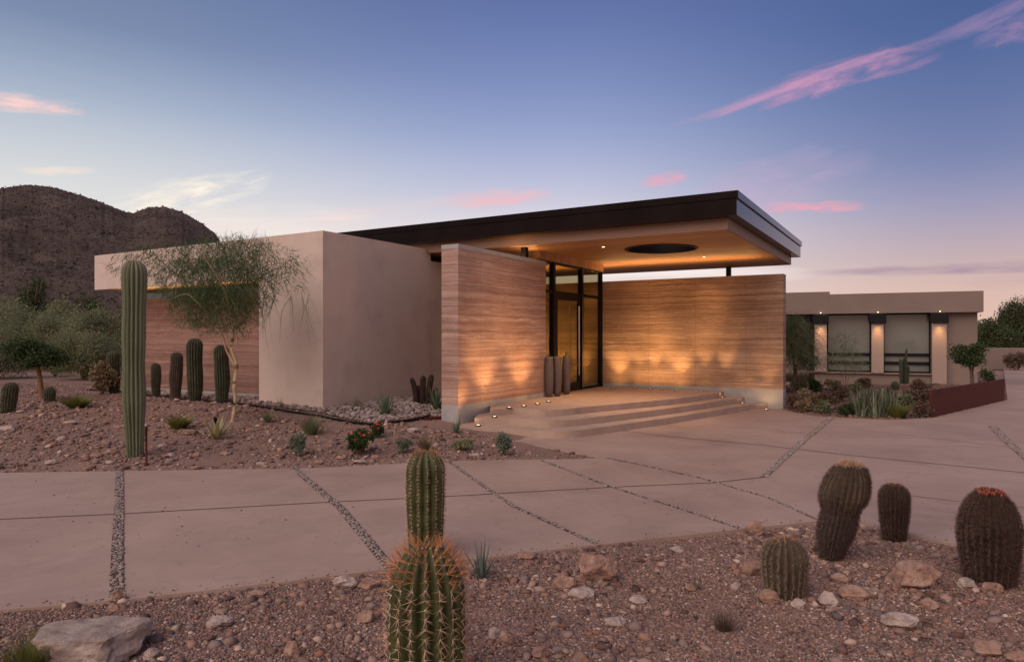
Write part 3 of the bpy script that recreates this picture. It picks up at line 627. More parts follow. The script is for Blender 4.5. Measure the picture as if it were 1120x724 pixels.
for (px, py), lab in pots:
    p = U(px, py, .362); t = empty('clay_pot', p, lab, 'pot', 'tall clay pots by the glass door')
    sh = MB().lathe(p, [(0, 0), (.062, 0), (.085, .1), (.099, .35), (.101, .6), (.088, .84), (.083, .89), (.07, .89), (.068, .84), (0, .84)], 24)
    sh.build('vessel', M['mauve_pot'], t, True)
    mb = MB()
    for i in range(16):
        a = random.random()*6.28; el = random.uniform(.9, 1.5); d = Vector((math.cos(a)*math.cos(el), math.sin(a)*math.cos(el), math.sin(el)))
        blade(mb, p+Vector((random.uniform(-.03, .03), random.uniform(-.03, .03), .84)), d, Vector((-math.sin(a), math.cos(a), 0)), random.uniform(.08, .16), .02, 0, 0, 3)
    mb.build('plant', M['leaf_dark'], t)
# ------------------------------------------------------------ guest wing
gd = Vector((-.908, .419, 0)).normalized(); gn = Vector((-.419, -.908, 0)).normalized()   # along to the left / toward camera
G0 = Vector((15.89, 23.0, 0))
guest = empty('guest_wing', G0, 'low taupe stucco guest wing with three lit columns and dark windows', 'house')
def gb(mb, s0, s1, d0, d1, z0, z1):   # d measured backwards from the fascia plane
    p, f = box(gd*(s1-s0), -gn*(d1-d0), Vector((0, 0, z1-z0)), G0+gd*s0-gn*-0+(-gn)*d0+Vector((0, 0, z0))); return mb.add(p, [tuple(reversed(q)) for q in f])
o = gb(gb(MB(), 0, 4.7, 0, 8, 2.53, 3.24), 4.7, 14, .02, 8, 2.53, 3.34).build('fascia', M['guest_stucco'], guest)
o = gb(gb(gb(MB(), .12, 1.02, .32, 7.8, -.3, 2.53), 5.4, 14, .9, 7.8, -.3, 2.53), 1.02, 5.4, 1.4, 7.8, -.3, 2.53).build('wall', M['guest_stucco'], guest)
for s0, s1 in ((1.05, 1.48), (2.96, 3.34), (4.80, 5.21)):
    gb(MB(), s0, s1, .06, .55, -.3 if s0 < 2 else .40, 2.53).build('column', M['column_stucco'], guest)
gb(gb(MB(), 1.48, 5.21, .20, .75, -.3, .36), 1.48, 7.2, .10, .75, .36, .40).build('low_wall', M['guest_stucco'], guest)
for s0, s1 in ((1.48, 2.96), (3.34, 4.80)):
    wf = gb(MB(), s0, s1, .50, .53, .40, 2.53).build('window', M['pane_reflection'], guest)
    fr = MB()
    for z0, z1 in ((.40, .46), (.70, .80), (1.00, 1.10), (2.48, 2.53)): gb(fr, s0, s1, .44, .499, z0, z1)
    gb(fr, s0, s0+.05, .44, .499, .46, 2.48); gb(fr, s1-.05, s1, .44, .499, .46, 2.48); fr.build('frame', M['black_metal'], wf)
for s in (1.27, 3.15, 5.0):
    sc = gb(gb(MB(), s-.27, s-.20, -.10+.1, .12+.3, 2.16, 2.53), s+.20, s+.27, .0, .42, 2.22, 2.53)
    gb(sc, s-.2, s+.2, .00, .058, 2.16, 2.50)
    o = sc.build('column_lamp', M['black_metal'], guest)
    p = G0+gd*s+gn*.10+Vector((0, 0, 2.30)); p = G0+gd*s+gn*.13+Vector((0, 0, 2.30)); spot('column_lamp_light', p, Vector((0, 0, -1))-gn*.20, 70, 56, 1.0, (1, .52, .20), .08)
    MB().lathe(p+Vector((0, 0, .25)), [(0, 0), (.013, 0), (.013, .02), (0, .02)], 12).build('bulb', M['lamp'], o)
# boundary wall and corten planter wall
a, b = U(1066, 402, .2), Vector((44, 36, .2)); a = V(1066, 402, 36); d = Vector((1, -.02, 0)).normalized(); p, f = box(d*26, Vector((0, .3, 0)), Vector((0, 0, 1.15)), Vector((a.x, 36, -.05)))
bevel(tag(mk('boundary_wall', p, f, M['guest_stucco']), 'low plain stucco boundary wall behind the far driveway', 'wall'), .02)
a, b = U(1019, 456.5), U(1099, 437.8); d = (b-a).normalized(); ln = (b-a).length; nrm = Vector((-d.y, d.x, 0))
p, f = box(d*ln, nrm*.05, Vector((0, 0, .57)), a); bevel(tag(mk('corten_wall', p, f, M['corten']), 'rust brown steel retaining wall at the driveway edge before the guest wing', 'wall'), .006)
# steel garden edging and the corten end piece by the entry wall
def stripwall(pts, th, z0, z1, name, mat, label, cat):
    mb = MB(); n = len(pts)
    for i, q in enumerate(pts):
        d = pts[min(i+1, n-1)]-pts[max(i-1, 0)]; d.z = 0; d.normalize(); s = Vector((-d.y, d.x, 0))*th/2; g = z1(q) if callable(z1) else z1
        for w, z in ((-1, z0), (1, z0), (1, g), (-1, g)): mb.v.append(Vector((q.x, q.y, z))+s*w)
    for i in range(n-1):
        for k in range(4): mb.f.append((i*4+k, i*4+(k+1) % 4, i*4+4+(k+1) % 4, i*4+4+k))
    mb.f += [(0, 3, 2, 1), ((n-1)*4, (n-1)*4+1, (n-1)*4+2, (n-1)*4+3)]
    return tag(mk(name, mb.v, mb.f, mat), label, cat)
edge = [U(95, 428.5, .30), U(130, 431, .30), U(170, 436, .30), U(230, 442.5, .29), U(300, 450.5, .27), U(350, 457, .24), U(403, 465, .20), U(440, 460.5, .22), U(470, 455.5, .23)]
stripwall(spline(edge, 4), .012, 0, lambda q: max(gz(q.x, q.y)+.045, .20), 'garden_edging', M['black_metal'], 'dark steel garden edging curving in front of the stucco block', 'edging')
stripwall([U(464, 457, .235), U(484, 455, .235)], .02, -.05, .24, 'corten_planter_end', M['corten'], 'short rust brown steel plate closing the bed at the entry wall', 'edging')
bedp = [U(170, 434, .28), U(300, 448.5, .27), U(350, 454.5, .24), U(403, 464, .20), U(440, 459.5, .215), U(470, 455, .22), F(-.38, .1), F(-.38, 2.5), F(cs+.01, ct_+3.3), F(cs+.01, ct_-.0), F(cs-1.8, ct_-.01), F(cs-1.8, ct_+.65), F(cs-7.5, ct_+.65)]
mb = MB(); tr = tessellate_polygon([[Vector((q.x, q.y, 0)) for q in bedp]])
def bz(q): return max(gz(q.x, q.y)+.02, .205)
mb.v = [Vector((q.x, q.y, bz(q))) for q in bedp]; mb.f = [tuple(t) for t in tr]
bedo = mb.build('gravel_bed', M['ground']); tag(bedo, kind='structure')
P = np.stack([-12+12*RS.rand(30000), 11+9*RS.rand(30000)], 1); P = P[inpoly(P, bedp)]
Z = np.array([max(gz(a, b)+.02, .205) for a, b in P]); S = .02+.04*RS.rand(len(P))**2
a, b = stones(np.column_stack([P, Z+S*.3]), S, .7)
tag(mknp('river_stones', a, b, M['pebble'], smooth=True), 'pale grey river stones filling the bed along the walls', 'stones', kind='stuff')
# ------------------------------------------------------------ cacti
def cactus(p, h, rmax, ribs, mat, name, label, cat='cactus', grp=None, prof=None, lean=(0, 0), bend=0, depth=.2, sp=('spine_grey', .03, .035, 5, .0012), top=None, bloom=0, nz=46, are=0, sub=0, wob=.0, scar=False, mixtop=0, budscale=.055, splay=1.0, buds='bloom', ring=0, dome=1.05):
    prof = prof or (lambda t: (.78+.3*t) if t < .5 else .93+.07*math.sin((t-.5)*3))
    seg = ribs*8; vs = []; fs = []
    domez = min(.85, rmax*dome/h)
    def rad(t):
        r = prof(t)
        k = (t-(1-domez))/domez
        if k > 0: r *= math.sqrt(max(0, 1-k*k))**.9
        return r*rmax
    ph = random.random()*6.28
    def ctr(t): 
        return Vector((lean[0]*t*h+bend*h*math.sin(t*math.pi)*.5+wob*math.sin(t*7+ph)*rmax, lean[1]*t*h, t*h))
    def ridge(th, t):
        x = abs(math.cos(ribs*th/2+.0)); return 1-depth*(1-x**.75)
    ts = [1-(1-i/nz)**1.35 for i in range(nz+1)]
    for t in ts:
        r = rad(t); c = p+ctr(t); dip = max(0, (t-.97)/.03)
        for k in range(seg):
            th = 2*math.pi*k/seg; rr = r*ridge(th, t)*(1+.035*noise.noise(Vector((th*2, t*7, ph)))+.014*noise.noise(Vector((th*9, t*h*60, ph)))+ring*math.sin(t*h*150+noise.noise(Vector((th, 1, ph)))*3)); vs.append(c+Vector((math.cos(th)*rr, math.sin(th)*rr, 0)))
    for i in range(nz):
        for k in range(seg): fs.append((i*seg+k, i*seg+(k+1) % seg, (i+1)*seg+(k+1) % seg, (i+1)*seg+k))
    fs.append(tuple(nz*seg+k for k in range(seg)))
    root = empty(name, p, label, cat, grp)
    mk('body', vs, fs, M[mat], root, True)
    smat, slen, step, per, sw = sp; mb = MB(); ar = MB(); tp = MB(); camv = Vector((-p.x, -p.y, 0)).normalized()
    if slen:
        nst = int(h*1.12/step)
        for k in range(ribs):
            th = 2*math.pi*k/ribs; nd = Vector((math.cos(th), math.sin(th), 0))
            if nd.dot(camv) < -.35: continue
            off = random.random()*.6
            for j in range(nst):
                # march along the profile
                q = (j+off)/nst; t = 1-(1-q)**1.25; r = rad(t)
                r2 = rad(min(1, t+.01)); nrm = Vector((nd.x*h*.01, nd.y*h*.01, (r-r2))).normalized()
                a = p+ctr(t)+nd*r
                if are: 
                    b0 = len(ar.v); s1 = Vector((-nd.y, nd.x, 0)); s2 = nrm.cross(s1); e = are*random.uniform(.8, 1.2)
                    ar.v += [a+s1*e, a+s2*e, a-s1*e, a-s2*e, a+nrm*e*.6, a-nrm*e*.3]; ar.f += [(b0, b0+1, b0+4), (b0+1, b0+2, b0+4), (b0+2, b0+3, b0+4), (b0+3, b0, b0+4)]
                istop0 = top and t > top[1]
                for _ in range(per if not istop0 else int(per*top[2])):
                    istop = istop0 or (top and random.random() < mixtop and t > .3)
                    s1 = Vector((-nd.y, nd.x, 0)); s2 = nrm.cross(s1); g = random.random()*6.28; fl = splay*random.uniform(.55, 1.5) if not istop else random.uniform(.2, .9)
                    d = (nrm+ (s1*math.cos(g)+s2*math.sin(g))*fl).normalized(); ln = slen*random.uniform(.6, 1.2)*(top[3] if istop else 1)
                    m_ = tp if istop else mb; w = sw*(1.0 if not istop else 1.0); e1 = d.cross(Vector((.3, .5, .8))).normalized()*w; e2 = d.cross(e1).normalized()*w; b0 = len(m_.v)
                    m_.v += [a+e1, a-e1*.5+e2*.87, a-e1*.5-e2*.87, a+d*ln]; m_.f += [(b0, b0+1, b0+3), (b0+1, b0+2, b0+3), (b0+2, b0, b0+3)]
        if mb.f: mb.build('spines', M[smat], root)
        if tp.f: tp.build('crown_spines', M[top[0]], root)
        if ar.f: ar.build('areoles', M['areole'], root)
    if bloom:
        bm_ = MB(); c = p+ctr(1)
        for i in range(bloom):
            a = random.random()*6.28; r = rmax*.5*math.sqrt(random.random()); q = c+Vector((math.cos(a)*r, math.sin(a)*r, -.5*r*r/rmax-.004)); s = rmax*budscale
            d = Vector((math.cos(a)*.35, math.sin(a)*.35, 1)).normalized()
            bm_.tube([q, q+d*s*.9, q+d*s*1.6, q+d*s*2.4], [s*.55, s*.7, s*.75, s*.15], 6)
        bm_.build('flower_buds', M[buds], root)
    return root
barrel = lambda t: .80+.22*math.sin(min(1, t*1.15)*math.pi*.62)
col = lambda t: .84+.16*min(1, t*2.2)
# foreground pair
p = Vector((-.395, 3.16, gz(-.4, 3.16)-.02)); ht_ = .745-p.z
cactus(p, ht_, .180, 17, 'cactus_green', 'barrel_cactus', 'nearest barrel cactus, green with orange spines on its crown, cut by the bottom edge', grp=None, prof=lambda t: .86+.14*math.sin(t*3.0), dome=1.35, depth=.29,
       sp=('spine_tan', .052, .044, 8, .0019), top=('spine_orange', .80, 1.0, 1.6), nz=70, are=.0066, mixtop=.08, splay=1.7)
p = Vector((-.672, 5.3, gz(-.67, 5.3)-.02))
cactus(p, .815-p.z, .150, 14, 'cactus_green', 'columnar_cactus', 'slim upright green cactus right behind the nearest barrel cactus', prof=lambda t: .82+.18*math.sin(min(1, t*1.1)*math.pi*.6), depth=.22, sp=('spine_tan', .030, .030, 7, .0016), top=('spine_orange', .95, 1.2, 1.2), nz=60, are=.004)
# loose orange fuzz (older spines) round the shoulders of the nearest one is part of its crown spines
GB = 'old barrel cacti of the right foreground bed'
p = on(907, 611); cactus(p-Vector((0, 0, .02)), .74, .158, 24, 'cactus_brown', 'barrel_cactus', 'leaning two-tiered barrel cactus with dark base and greener top', grp=GB,
    prof=lambda t: (.44+.36*sm(0, .34, t)+.27*sm(.48, .66, t)-.04*sm(.44, .5, t)), lean=(.22, 0), bend=.0, depth=.15, sp=('spine_grey', .032, .016, 7, .0018), top=('spine_tan', .95, 1.6, 1.0), bloom=60, nz=90, ring=.012, dome=1.5)
p = on(978, 592); cactus(p-Vector((0, 0, .02)), .50, .108, 22, 'cactus_dark', 'barrel_cactus', 'slim dark barrel cactus standing alone between two bigger ones', grp=GB, prof=lambda t: .66+.38*math.sin(min(1, t*1.25)*math.pi*.52), depth=.15, sp=('spine_grey', .028, .016, 7, .0018), bloom=40)
p = on(1082, 636); cactus(p-Vector((0, 0, .02)), .635, .176, 26, 'cactus_dark', 'barrel_cactus', 'fat dark barrel cactus with red buds at the far right', grp=GB, prof=lambda t: .74+.30*math.sin(min(1, t*1.15)*math.pi*.60), depth=.14, sp=('spine_grey', .034, .016, 8, .0018), bloom=60, budscale=.06, buds='red_bud', nz=90, ring=.012, dome=1.9)
p = on(858, 650); cactus(p-Vector((0, 0, .03)), .40, .136, 20, 'cactus_olive', 'barrel_cactus', 'short round green-grey barrel cactus ringed by small rocks', grp=GB, prof=lambda t: .82+.2*math.sin(min(1, t*1.1)*math.pi*.62), depth=.17, sp=('spine_dusty', .026, .014, 8, .0019), bloom=40)
# saguaro
p = on(147, 499); cactus(p-Vector((0, 0, .03)), EYE-(285-HZ)/FPX*p.y-p.z+.03, .156, 15, 'saguaro', 'saguaro', 'tall single saguaro in front of the house on the left', 'saguaro', prof=lambda t: .66+.26*sm(0, .3, t)+.08*sm(.6, .95, t)+.03*math.sin(t*23), depth=.34, sp=('spine_dusty', .018, .035, 5, .0022), nz=90, wob=.04, lean=(-.003, 0))
# background columns
GC = 'columnar cacti along the house wall'
for px, y0, y1, w, lab in ((171, 397, 434, 10.0, 'smallest of the columnar cacti at the red wall'), (192, 385, 436, 13, 'second shortest columnar cactus at the red wall, yellowish green'), (213, 370, 438, 16.5, 'tallest and thickest columnar cactus at the red wall'), (243, 377, 440.5, 15.5, 'dark columnar cactus right behind the small tree trunk'), (125, 384, 430, 12, 'columnar cactus half hidden behind the saguaro')):
    p = on(px, y1); cactus(p-Vector((0, 0, .03)), (y1-y0)/FPX*p.y+.03, w/2/FPX*p.y, random.choice((15, 17, 19)), 'cactus_olive' if px == 192 else 'cactus', 'columnar_cactus', lab, grp=GC, prof=(lambda t, k=px: .80+.2*min(1, t*2.2)+.035*math.sin(t*9+k)), lean=(random.uniform(-.035, .045), 0), wob=.06, depth=.20, sp=('spine_dusty', .022, .05, 5, .003), nz=36)
for px, y0, y1, w, lab, ln in ((8, 418, 451, 15.5, 'dark barrel cactus leaning at the far left edge', .12), (54, 423, 439, 12, 'small dark round barrel cactus beside the orange trunk', 0)):
    p = on(px, y1); cactus(p-Vector((0, 0, .03)), (y1-y0)/FPX*p.y+.03, w/2/FPX*p.y, 18, 'cactus', 'barrel_cactus', lab, prof=col, depth=.16, lean=(ln, 0), sp=('spine_dusty', .03, .05, 4, .003), nz=30)
# cactus cluster in the bed by the entry wall
def multi(p, stems, mat, name, label, ribs=8):
    root = empty(name, p, label, 'cactus')
    for dx, dy, h, r, lx in stems:
        vs = []; fs = []; seg = ribs*6; nz = 22; b = p+Vector((dx, dy, -.02))
        for i in range(nz+1):
            t = i/nz; k = (t-.86)/.14; rr = r*(.8+.2*min(1, t*3))*(math.sqrt(max(0, 1-k*k)) if k > 0 else 1)
            for q in range(seg): th = 6.28318*q/seg; x = rr*(1-.25*(1-abs(math.cos(ribs*th/2)))); vs.append(b+Vector((lx*t*t*h+math.cos(th)*x, math.sin(th)*x, t*h)))
        for i in range(nz):
            for q in range(seg): fs.append((i*seg+q, i*seg+(q+1) % seg, (i+1)*seg+(q+1) % seg, (i+1)*seg+q))
        mk('stem', vs, fs, M[mat], root, True)
    return root
p = U(462, 447, .23); multi(p, [(-.12, 0, .66, .055, -.15), (.0, .02, .70, .06, .02), (.11, .05, .72, .06, .1), (-.05, .1, .5, .05, -.1), (.18, .0, .45, .05, .25)], 'cactus_dark', 'cluster_cactus', 'dark many-stemmed cactus in the corner left of the entry wall')
p = on(988, 411); p = Vector((p.x, p.y, gz(p.x, p.y))); p = V(988, 412, 21.2); p.z = .25; multi(p, [(-.07, 0, .80, .05, -.02), (.05, .05, .85, .05, .02), (.13, 0, .55, .045, .06), (-.02, .05, .7, .05, .0), (.02, -.1, 1.12, .032, .02)], 'cactus', 'organ_pipe_cactus', 'slender clumped cactus in front of the right guest window')
# ------------------------------------------------------------ plants
def tuft(p, h, w, n, mat, name, label, cat='plant', bw=.006, grp=None, flower=None):
    mb = MB()
    for i in range(n):
        a = random.random()*6.28; r = random.random()**.6; d = Vector((math.cos(a)*r*w/2/h, math.sin(a)*r*w/2/h, 1)).normalized()
        q = p+Vector((math.cos(a), math.sin(a), 0))*r*w*.16; s = Vector((-math.sin(a+.4), math.cos(a+.4), 0)); blade(mb, q, d, s, h*random.uniform(.6, 1.05)/max(.6, d.z), bw, 0, random.uniform(-.25, .05), 4)
    return tag(mb.build(name, M[mat]), label, cat, grp)
def leaves(C, S, droop=0):
    """C (n,3), S (n,) -> little folded quads"""
    n = len(C); a = RS.rand(n)*6.283; e = (RS.rand(n)-.5)*2.4; d = np.stack([np.cos(a)*np.cos(e), np.sin(a)*np.cos(e), np.sin(e)-droop], 1); d /= np.linalg.norm(d, axis=1)[:, None]
    r = RS.randn(n, 3); s = np.cross(d, r); s /= np.linalg.norm(s, axis=1)[:, None]+1e-6
    V_ = np.stack([C, C+d*S[:, None]*.5+s*S[:, None]*.28, C+d*S[:, None], C+d*S[:, None]*.5-s*S[:, None]*.28], 1).reshape(-1, 3)
    return V_, (np.arange(n)[:, None]*4+np.arange(4)[None])
def crownpts(c, rx, ry, rz, n, lumps=14, hollow=.3, sub=5):
    out = []
    L_ = []
    for i in range(lumps):
        d = RS.randn(3); d /= np.linalg.norm(d); k = .30+.52*RS.rand(); L_.append((np.array(c)+d*k*np.array([rx, ry, rz])*.85, (.22+.28*RS.rand())))
    k = max(1, n//lumps)
    for q, r in L_:
        d = RS.randn(k, 3); d /= np.linalg.norm(d, axis=1)[:, None]; rr = (hollow+(1-hollow)*RS.rand(k))**.6*r*(1+.35*RS.randn(k)*.6)
        out.append(q[None]+d*rr[:, None]*np.array([rx, ry, rz])[None])
    return np.concatenate(out)
def shrub(p, h, w, n, leaf, mat, name, label, cat='shrub', grp=None, bloom=0, stemmat='bark', lumps=10):
    root = empty(name, p, label, cat, grp); c = (p.x, p.y, p.z+h*.55)
    P_ = crownpts(c, w/2, w/2, h*.5, n, lumps); P_ = P_[P_[:, 2] > p.z+.005]
    a, b = leaves(P_, leaf*(.6+.8*RS.rand(len(P_)))); mknp('foliage', a, b, M[mat], root)
    mb = MB()
    for i in range(9):
        an = random.random()*6.28; q = p+Vector((math.cos(an)*w*.32, math.sin(an)*w*.32, h*random.uniform(.5, .85))); m_ = p.lerp(q, .5)+Vector((0, 0, h*.08)); mb.tube([p+Vector((0, 0, -.02)), m_, q], [w*.012+.003, w*.008+.002, .002], 5)
    mb.build('stems', M[stemmat], root)
    if bloom:
        B = P_[np.argsort(P_[:, 2]-.4*P_[:, 1]*0)][-len(P_)//2:]; B = B[RS.choice(len(B), bloom)]; a, b = stones(B, np.full(bloom, leaf*.55), 1, .3); mknp('flowers', a, b, M['red_bloom'], root)
    return root
def pxs(px, y0, y1, w):     # base point, height, width
    p = on(px, y1); return p, (y1-y0)/FPX*p.y, w/FPX*p.y
p, h, w = pxs(84, 431, 446, 30); tuft(p, h, w*1.3, 700, 'leaf_yellow', 'grass_tuft', 'yellow-green tuft left of the saguaro, before the steel edging', bw=.012)
p, h, w = pxs(196, 453, 469, 24); tuft(p, h, w*1.3, 600, 'leaf_yellow', 'grass_tuft', 'yellow-green tuft between the saguaro and the variegated agave', bw=.012)
p = U(26, 735, 0); p.z = gz(p.x, p.y); tuft(p, .20, .30, 900, 'leaf_yellow', 'grass_tuft', 'green grassy tuft in the bottom left corner by the flat slab', bw=.0035)
p, h, w = pxs(237, 455, 480, 40); agave(p, h, w*1.15, 22, 'agave_yellow', 'agave', 'variegated yellow-striped agave at the foot of the small tree', bw=.075)
p, h, w = pxs(340, 455, 475, 24); tuft(p, h*1.2, w*1.3, 420, 'leaf_grey', 'grass_tuft', 'upright grassy tuft at the edging below the stucco corner', bw=.008)
p, h, w = pxs(325, 472, 499, 26); shrub(p, h, w, 1500, .04, 'leaf_blue', 'small_shrub', 'grey-green feathery shrub near the driveway below the stucco block')
p, h, w = pxs(391, 469, 497, 44); shrub(p, h, w, 2600, .045, 'leaf_dark', 'flowering_shrub', 'dark green low shrub dotted with red flowers', bloom=16)
p, h, w = pxs(413, 462, 478, 18); shrub(p, h, w, 900, .04, 'leaf_dark', 'flowering_shrub', 'small red-topped shrub just behind the bigger flowering one', bloom=22)
p = U(422, 457, .22); agave(p, .50, .48, 38, 'agave_green', 'agave', 'spiky green agave in the stone bed before the stucco wall', bw=.05)
p = U(478, 449, .23); agave(p, .50, .55, 34, 'agave_green', 'agave', 'green agave tucked against the left face of the entry wall', bw=.06)
p, h, w = pxs(499, 452, 474, 14); agave(p, h, w*1.3, 14, 'agave_green', 'agave', 'small dark agave at the near foot of the entry wall', bw=.035)
p, h, w = pxs(443, 478, 495, 24); shrub(p, h, w, 900, .03, 'leaf_blue', 'small_shrub', 'small grey-green shrub right of the red-flowered shrubs')
p, h, w = pxs(464, 474, 492, 20); tuft(p, h, w*1.2, 300, 'leaf_straw', 'grass_tuft', 'straw coloured tuft left of the entry steps', bw=.008)
p, h, w = pxs(508, 480, 492, 40); shrub(p, h, w, 1100, .03, 'leaf_grey', 'small_shrub', 'low spreading green plant before the lowest step')
p, h, w = pxs(550, 470, 498, 26); shrub(p, h, w*1.05, 1900, .035, 'leaf_blue', 'small_shrub', 'grey-green bushy shrub touching the curve of the steps')
p, h, w = pxs(293, 449, 462, 12); tuft(p, h, w*1.3, 200, 'leaf_grey', 'grass_tuft', 'tiny green tuft below the left edge of the stucco block', bw=.008)
p = U(306, 449, .28); tuft(p, .38, .14, 26, 'leaf_grey', 'reed', 'thin upright reeds against the left side of the stucco block', bw=.008)
p = U(390, 452, .23); tuft(p, .42, .28, 90, 'leaf_grey', 'reed', 'wispy pale reeds left of the spiky green agave', bw=.006)
p = U(370, 455, .23); tuft(p, .16, .20, 90, 'leaf_straw', 'grass_tuft', 'low dry tuft in the stone bed near the stucco corner', bw=.008)
p = on(527, 634); agave(p, .28, .34, 22, 'agave_blue', 'agave', 'small blue-green agave in the gravel right of the nearest barrel cactus', bw=.026, th=.006)
p = on(762, 644); tuft(p, .06, .07, 60, 'leaf_grey', 'grass_tuft', 'tiny green sprig in the gravel left of the round barrel cactus', bw=.004)
p = on(792, 690); tuft(p, .14, .20, 260, 'leaf_brown', 'grass_tuft', 'dry brown seedling clump in the lower foreground gravel', bw=.0025)
# palo verde with trunk lit warm
def treetrunk(root, segs, mat, name='trunk'):
    mb = MB()
    for pts, r0, r1 in segs:
        c = spline(pts, 5); n = len(c); mb.tube(c, [r0+(r1-r0)*i/(n-1) for i in range(n)], 8)
    return mb.build(name, M[mat], root, True)
def strands(starts, dirs, ln, nseg, w, droop, jit=.12):
    n = len(starts); P = np.array(starts, float); d = np.array(dirs, float); Vs = []; side = RS.randn(n, 3); side[:, 2] *= .3; side /= np.linalg.norm(side, axis=1)[:, None]
    for i in range(nseg+1):
        ww = w*(1-i/nseg*.8); Vs.append(P-side*ww/2); Vs.append(P+side*ww/2)
        d = d+np.array([0, 0, -droop])+RS.randn(n, 3)*jit; d /= np.linalg.norm(d, axis=1)[:, None]; P = P+d*(ln/nseg)[:, None]
    Vs = np.stack(Vs, 1); k = 2*(nseg+1); f = []
    for i in range(nseg): f.append(np.arange(n)[:, None]*k+np.array([2*i, 2*i+2, 2*i+3, 2*i+1])[None])
    return Vs.reshape(-1, 3), np.concatenate(f)
pb = on(255, 461); Yp = pb.y
root = empty('palo_verde_tree', pb, 'small palo verde with pale forked trunk and drooping wispy crown before the house', 'tree')
q = lambda px, py, dy=0: V(px, py, Yp+dy)
treetrunk(root, [([q(254, 463), q(257.5, 440), q(256, 420), q(259, 400), q(253, 380), q(255.5, 362), q(253, 350)], .036, .022), ([q(258.5, 402), q(248, 384), q(243, 366), q(235, 350), q(231, 338)], .021, .011), ([q(254, 352), q(258, 335), q(268, 318), q(276, 296)], .024, .012), ([q(231, 338), q(215, 315, .2), q(190, 300, .4), q(160, 290, .5)], .018, .005), ([q(254, 350), q(247, 322, -.3), q(236, 300, -.5), q(222, 280, -.6)], .026, .006),
                 ([q(276, 296), q(284, 280), q(283, 264)], .014, .003), ([q(268, 318), q(290, 300, .3), q(312, 292, .4), q(330, 300, .5)], .015, .004), ([q(236, 350), q(220, 335, -.4), q(205, 322, -.5), q(190, 326, -.6)], .014, .004)], 'pale_bark')
for sg in (([q(254, 374), q(254, 370)], .030, .030), ([q(258.5, 403), q(258.5, 399)], .036, .036)): treetrunk(root, [sg], 'bark', 'branch_collar')
# warm garden spotlight washing the trunk
cl = [((150, 292), 28, 16, .35), ((175, 287), 32, 16, .4), ((200, 288), 28, 16, .6), ((225, 285), 28, 16, .7), ((250, 288), 28, 20, .8), ((275, 290), 26, 22, .8), ((300, 292), 24, 20, .6), ((320, 302), 16, 18, .3), ((235, 315), 36, 26, 1.7), ((265, 318), 32, 28, 1.6), ((205, 312), 32, 22, 1.3), ((238, 342), 32, 24, 1.7), ((213, 340), 26, 22, 1.2), ((262, 345), 22, 24, 1.2), ((282, 318), 22, 22, .7), ((262, 276), 26, 12, .5)]
st_, di_ = [], []
for (cx, cy), rx, ry, wt in cl:
    for i in range(int(1150*wt*random.uniform(.6, 1.3))):
        a = random.random()*6.28; r = random.random()**.5; px = cx+math.cos(a)*r*rx*1.1; py = cy+math.sin(a)*r*ry*1.15-4; z = random.gauss(0, .42)
        pt = q(px, py, z); st_.append(pt[:]); o = Vector(((px-248)/150+random.uniform(-.7, .7), random.uniform(-.6, .6), random.uniform(-.35, .95)-.5*((px-248)/100)**2)); o.normalize(); di_.append(o[:])
ln = .08+.22*RS.rand(len(st_))**1.5; a, b = strands(st_, di_, ln, 4, .0105, .17, .24); mknp('foliage', a, b, M['leaf_palo'], root)
st2 = [q(random.gauss(274, 16), random.uniform(266, 280), random.uniform(-.3, .3))[:] for _ in range(60)]; a, b = strands(st2, [(random.uniform(-.5, .5), 0, 1) for _ in st2], np.full(len(st2), .18), 4, .008, .1); mknp('dry_twigs', a, b, M['spine_tan'], root)
st2 = [q(random.choice((292, 300, 318, 330, 338, 287)), random.uniform(318, 340), random.uniform(-.2, .2))[:] for _ in range(30)]; a, b = strands(st2, [(random.uniform(-.3, .3), 0, -.4) for _ in st2], .3+.6*RS.rand(len(st2)), 7, .009, .3); mknp('hanging_twigs', a, b, M['leaf_palo'], root)
fx = empty('garden_spotlight', pb+Vector((.1, -1.0, 0)), 'small dark stake spotlight at the foot of the small tree', 'light')
MB().tube([pb+Vector((.1, -1.0, -.03)), pb+Vector((.1, -1.0, .1)), pb+Vector((.1, -.94, .17))], [.012, .03, .035], 10).build('body', M['black_metal'], fx, True)
spot('tree_spot', pb+Vector((.1, -.92, .2)), Vector((-.1, .9, 1.3)), 8, 62, .8, (1, .7, .42), .03, fx)
# path marker stake by the saguaro
p = on(160, 509); st_o = empty('marker_stake', p, 'thin dark metal stake light with pale tip right of the saguaro', 'light')
MB().tube([p-Vector((0, 0, .03)), p+Vector((0, 0, .52))], .014, 8).lathe(p, [(.03, 0), (.03, .03), (.014, .035)], 12).build('stem', M['corten'], st_o, True)
MB().lathe(p, [(.016, .52), (.02, .525), (.02, .55), (0, .555)], 10).build('tip', M['rock_pale'], st_o, True)
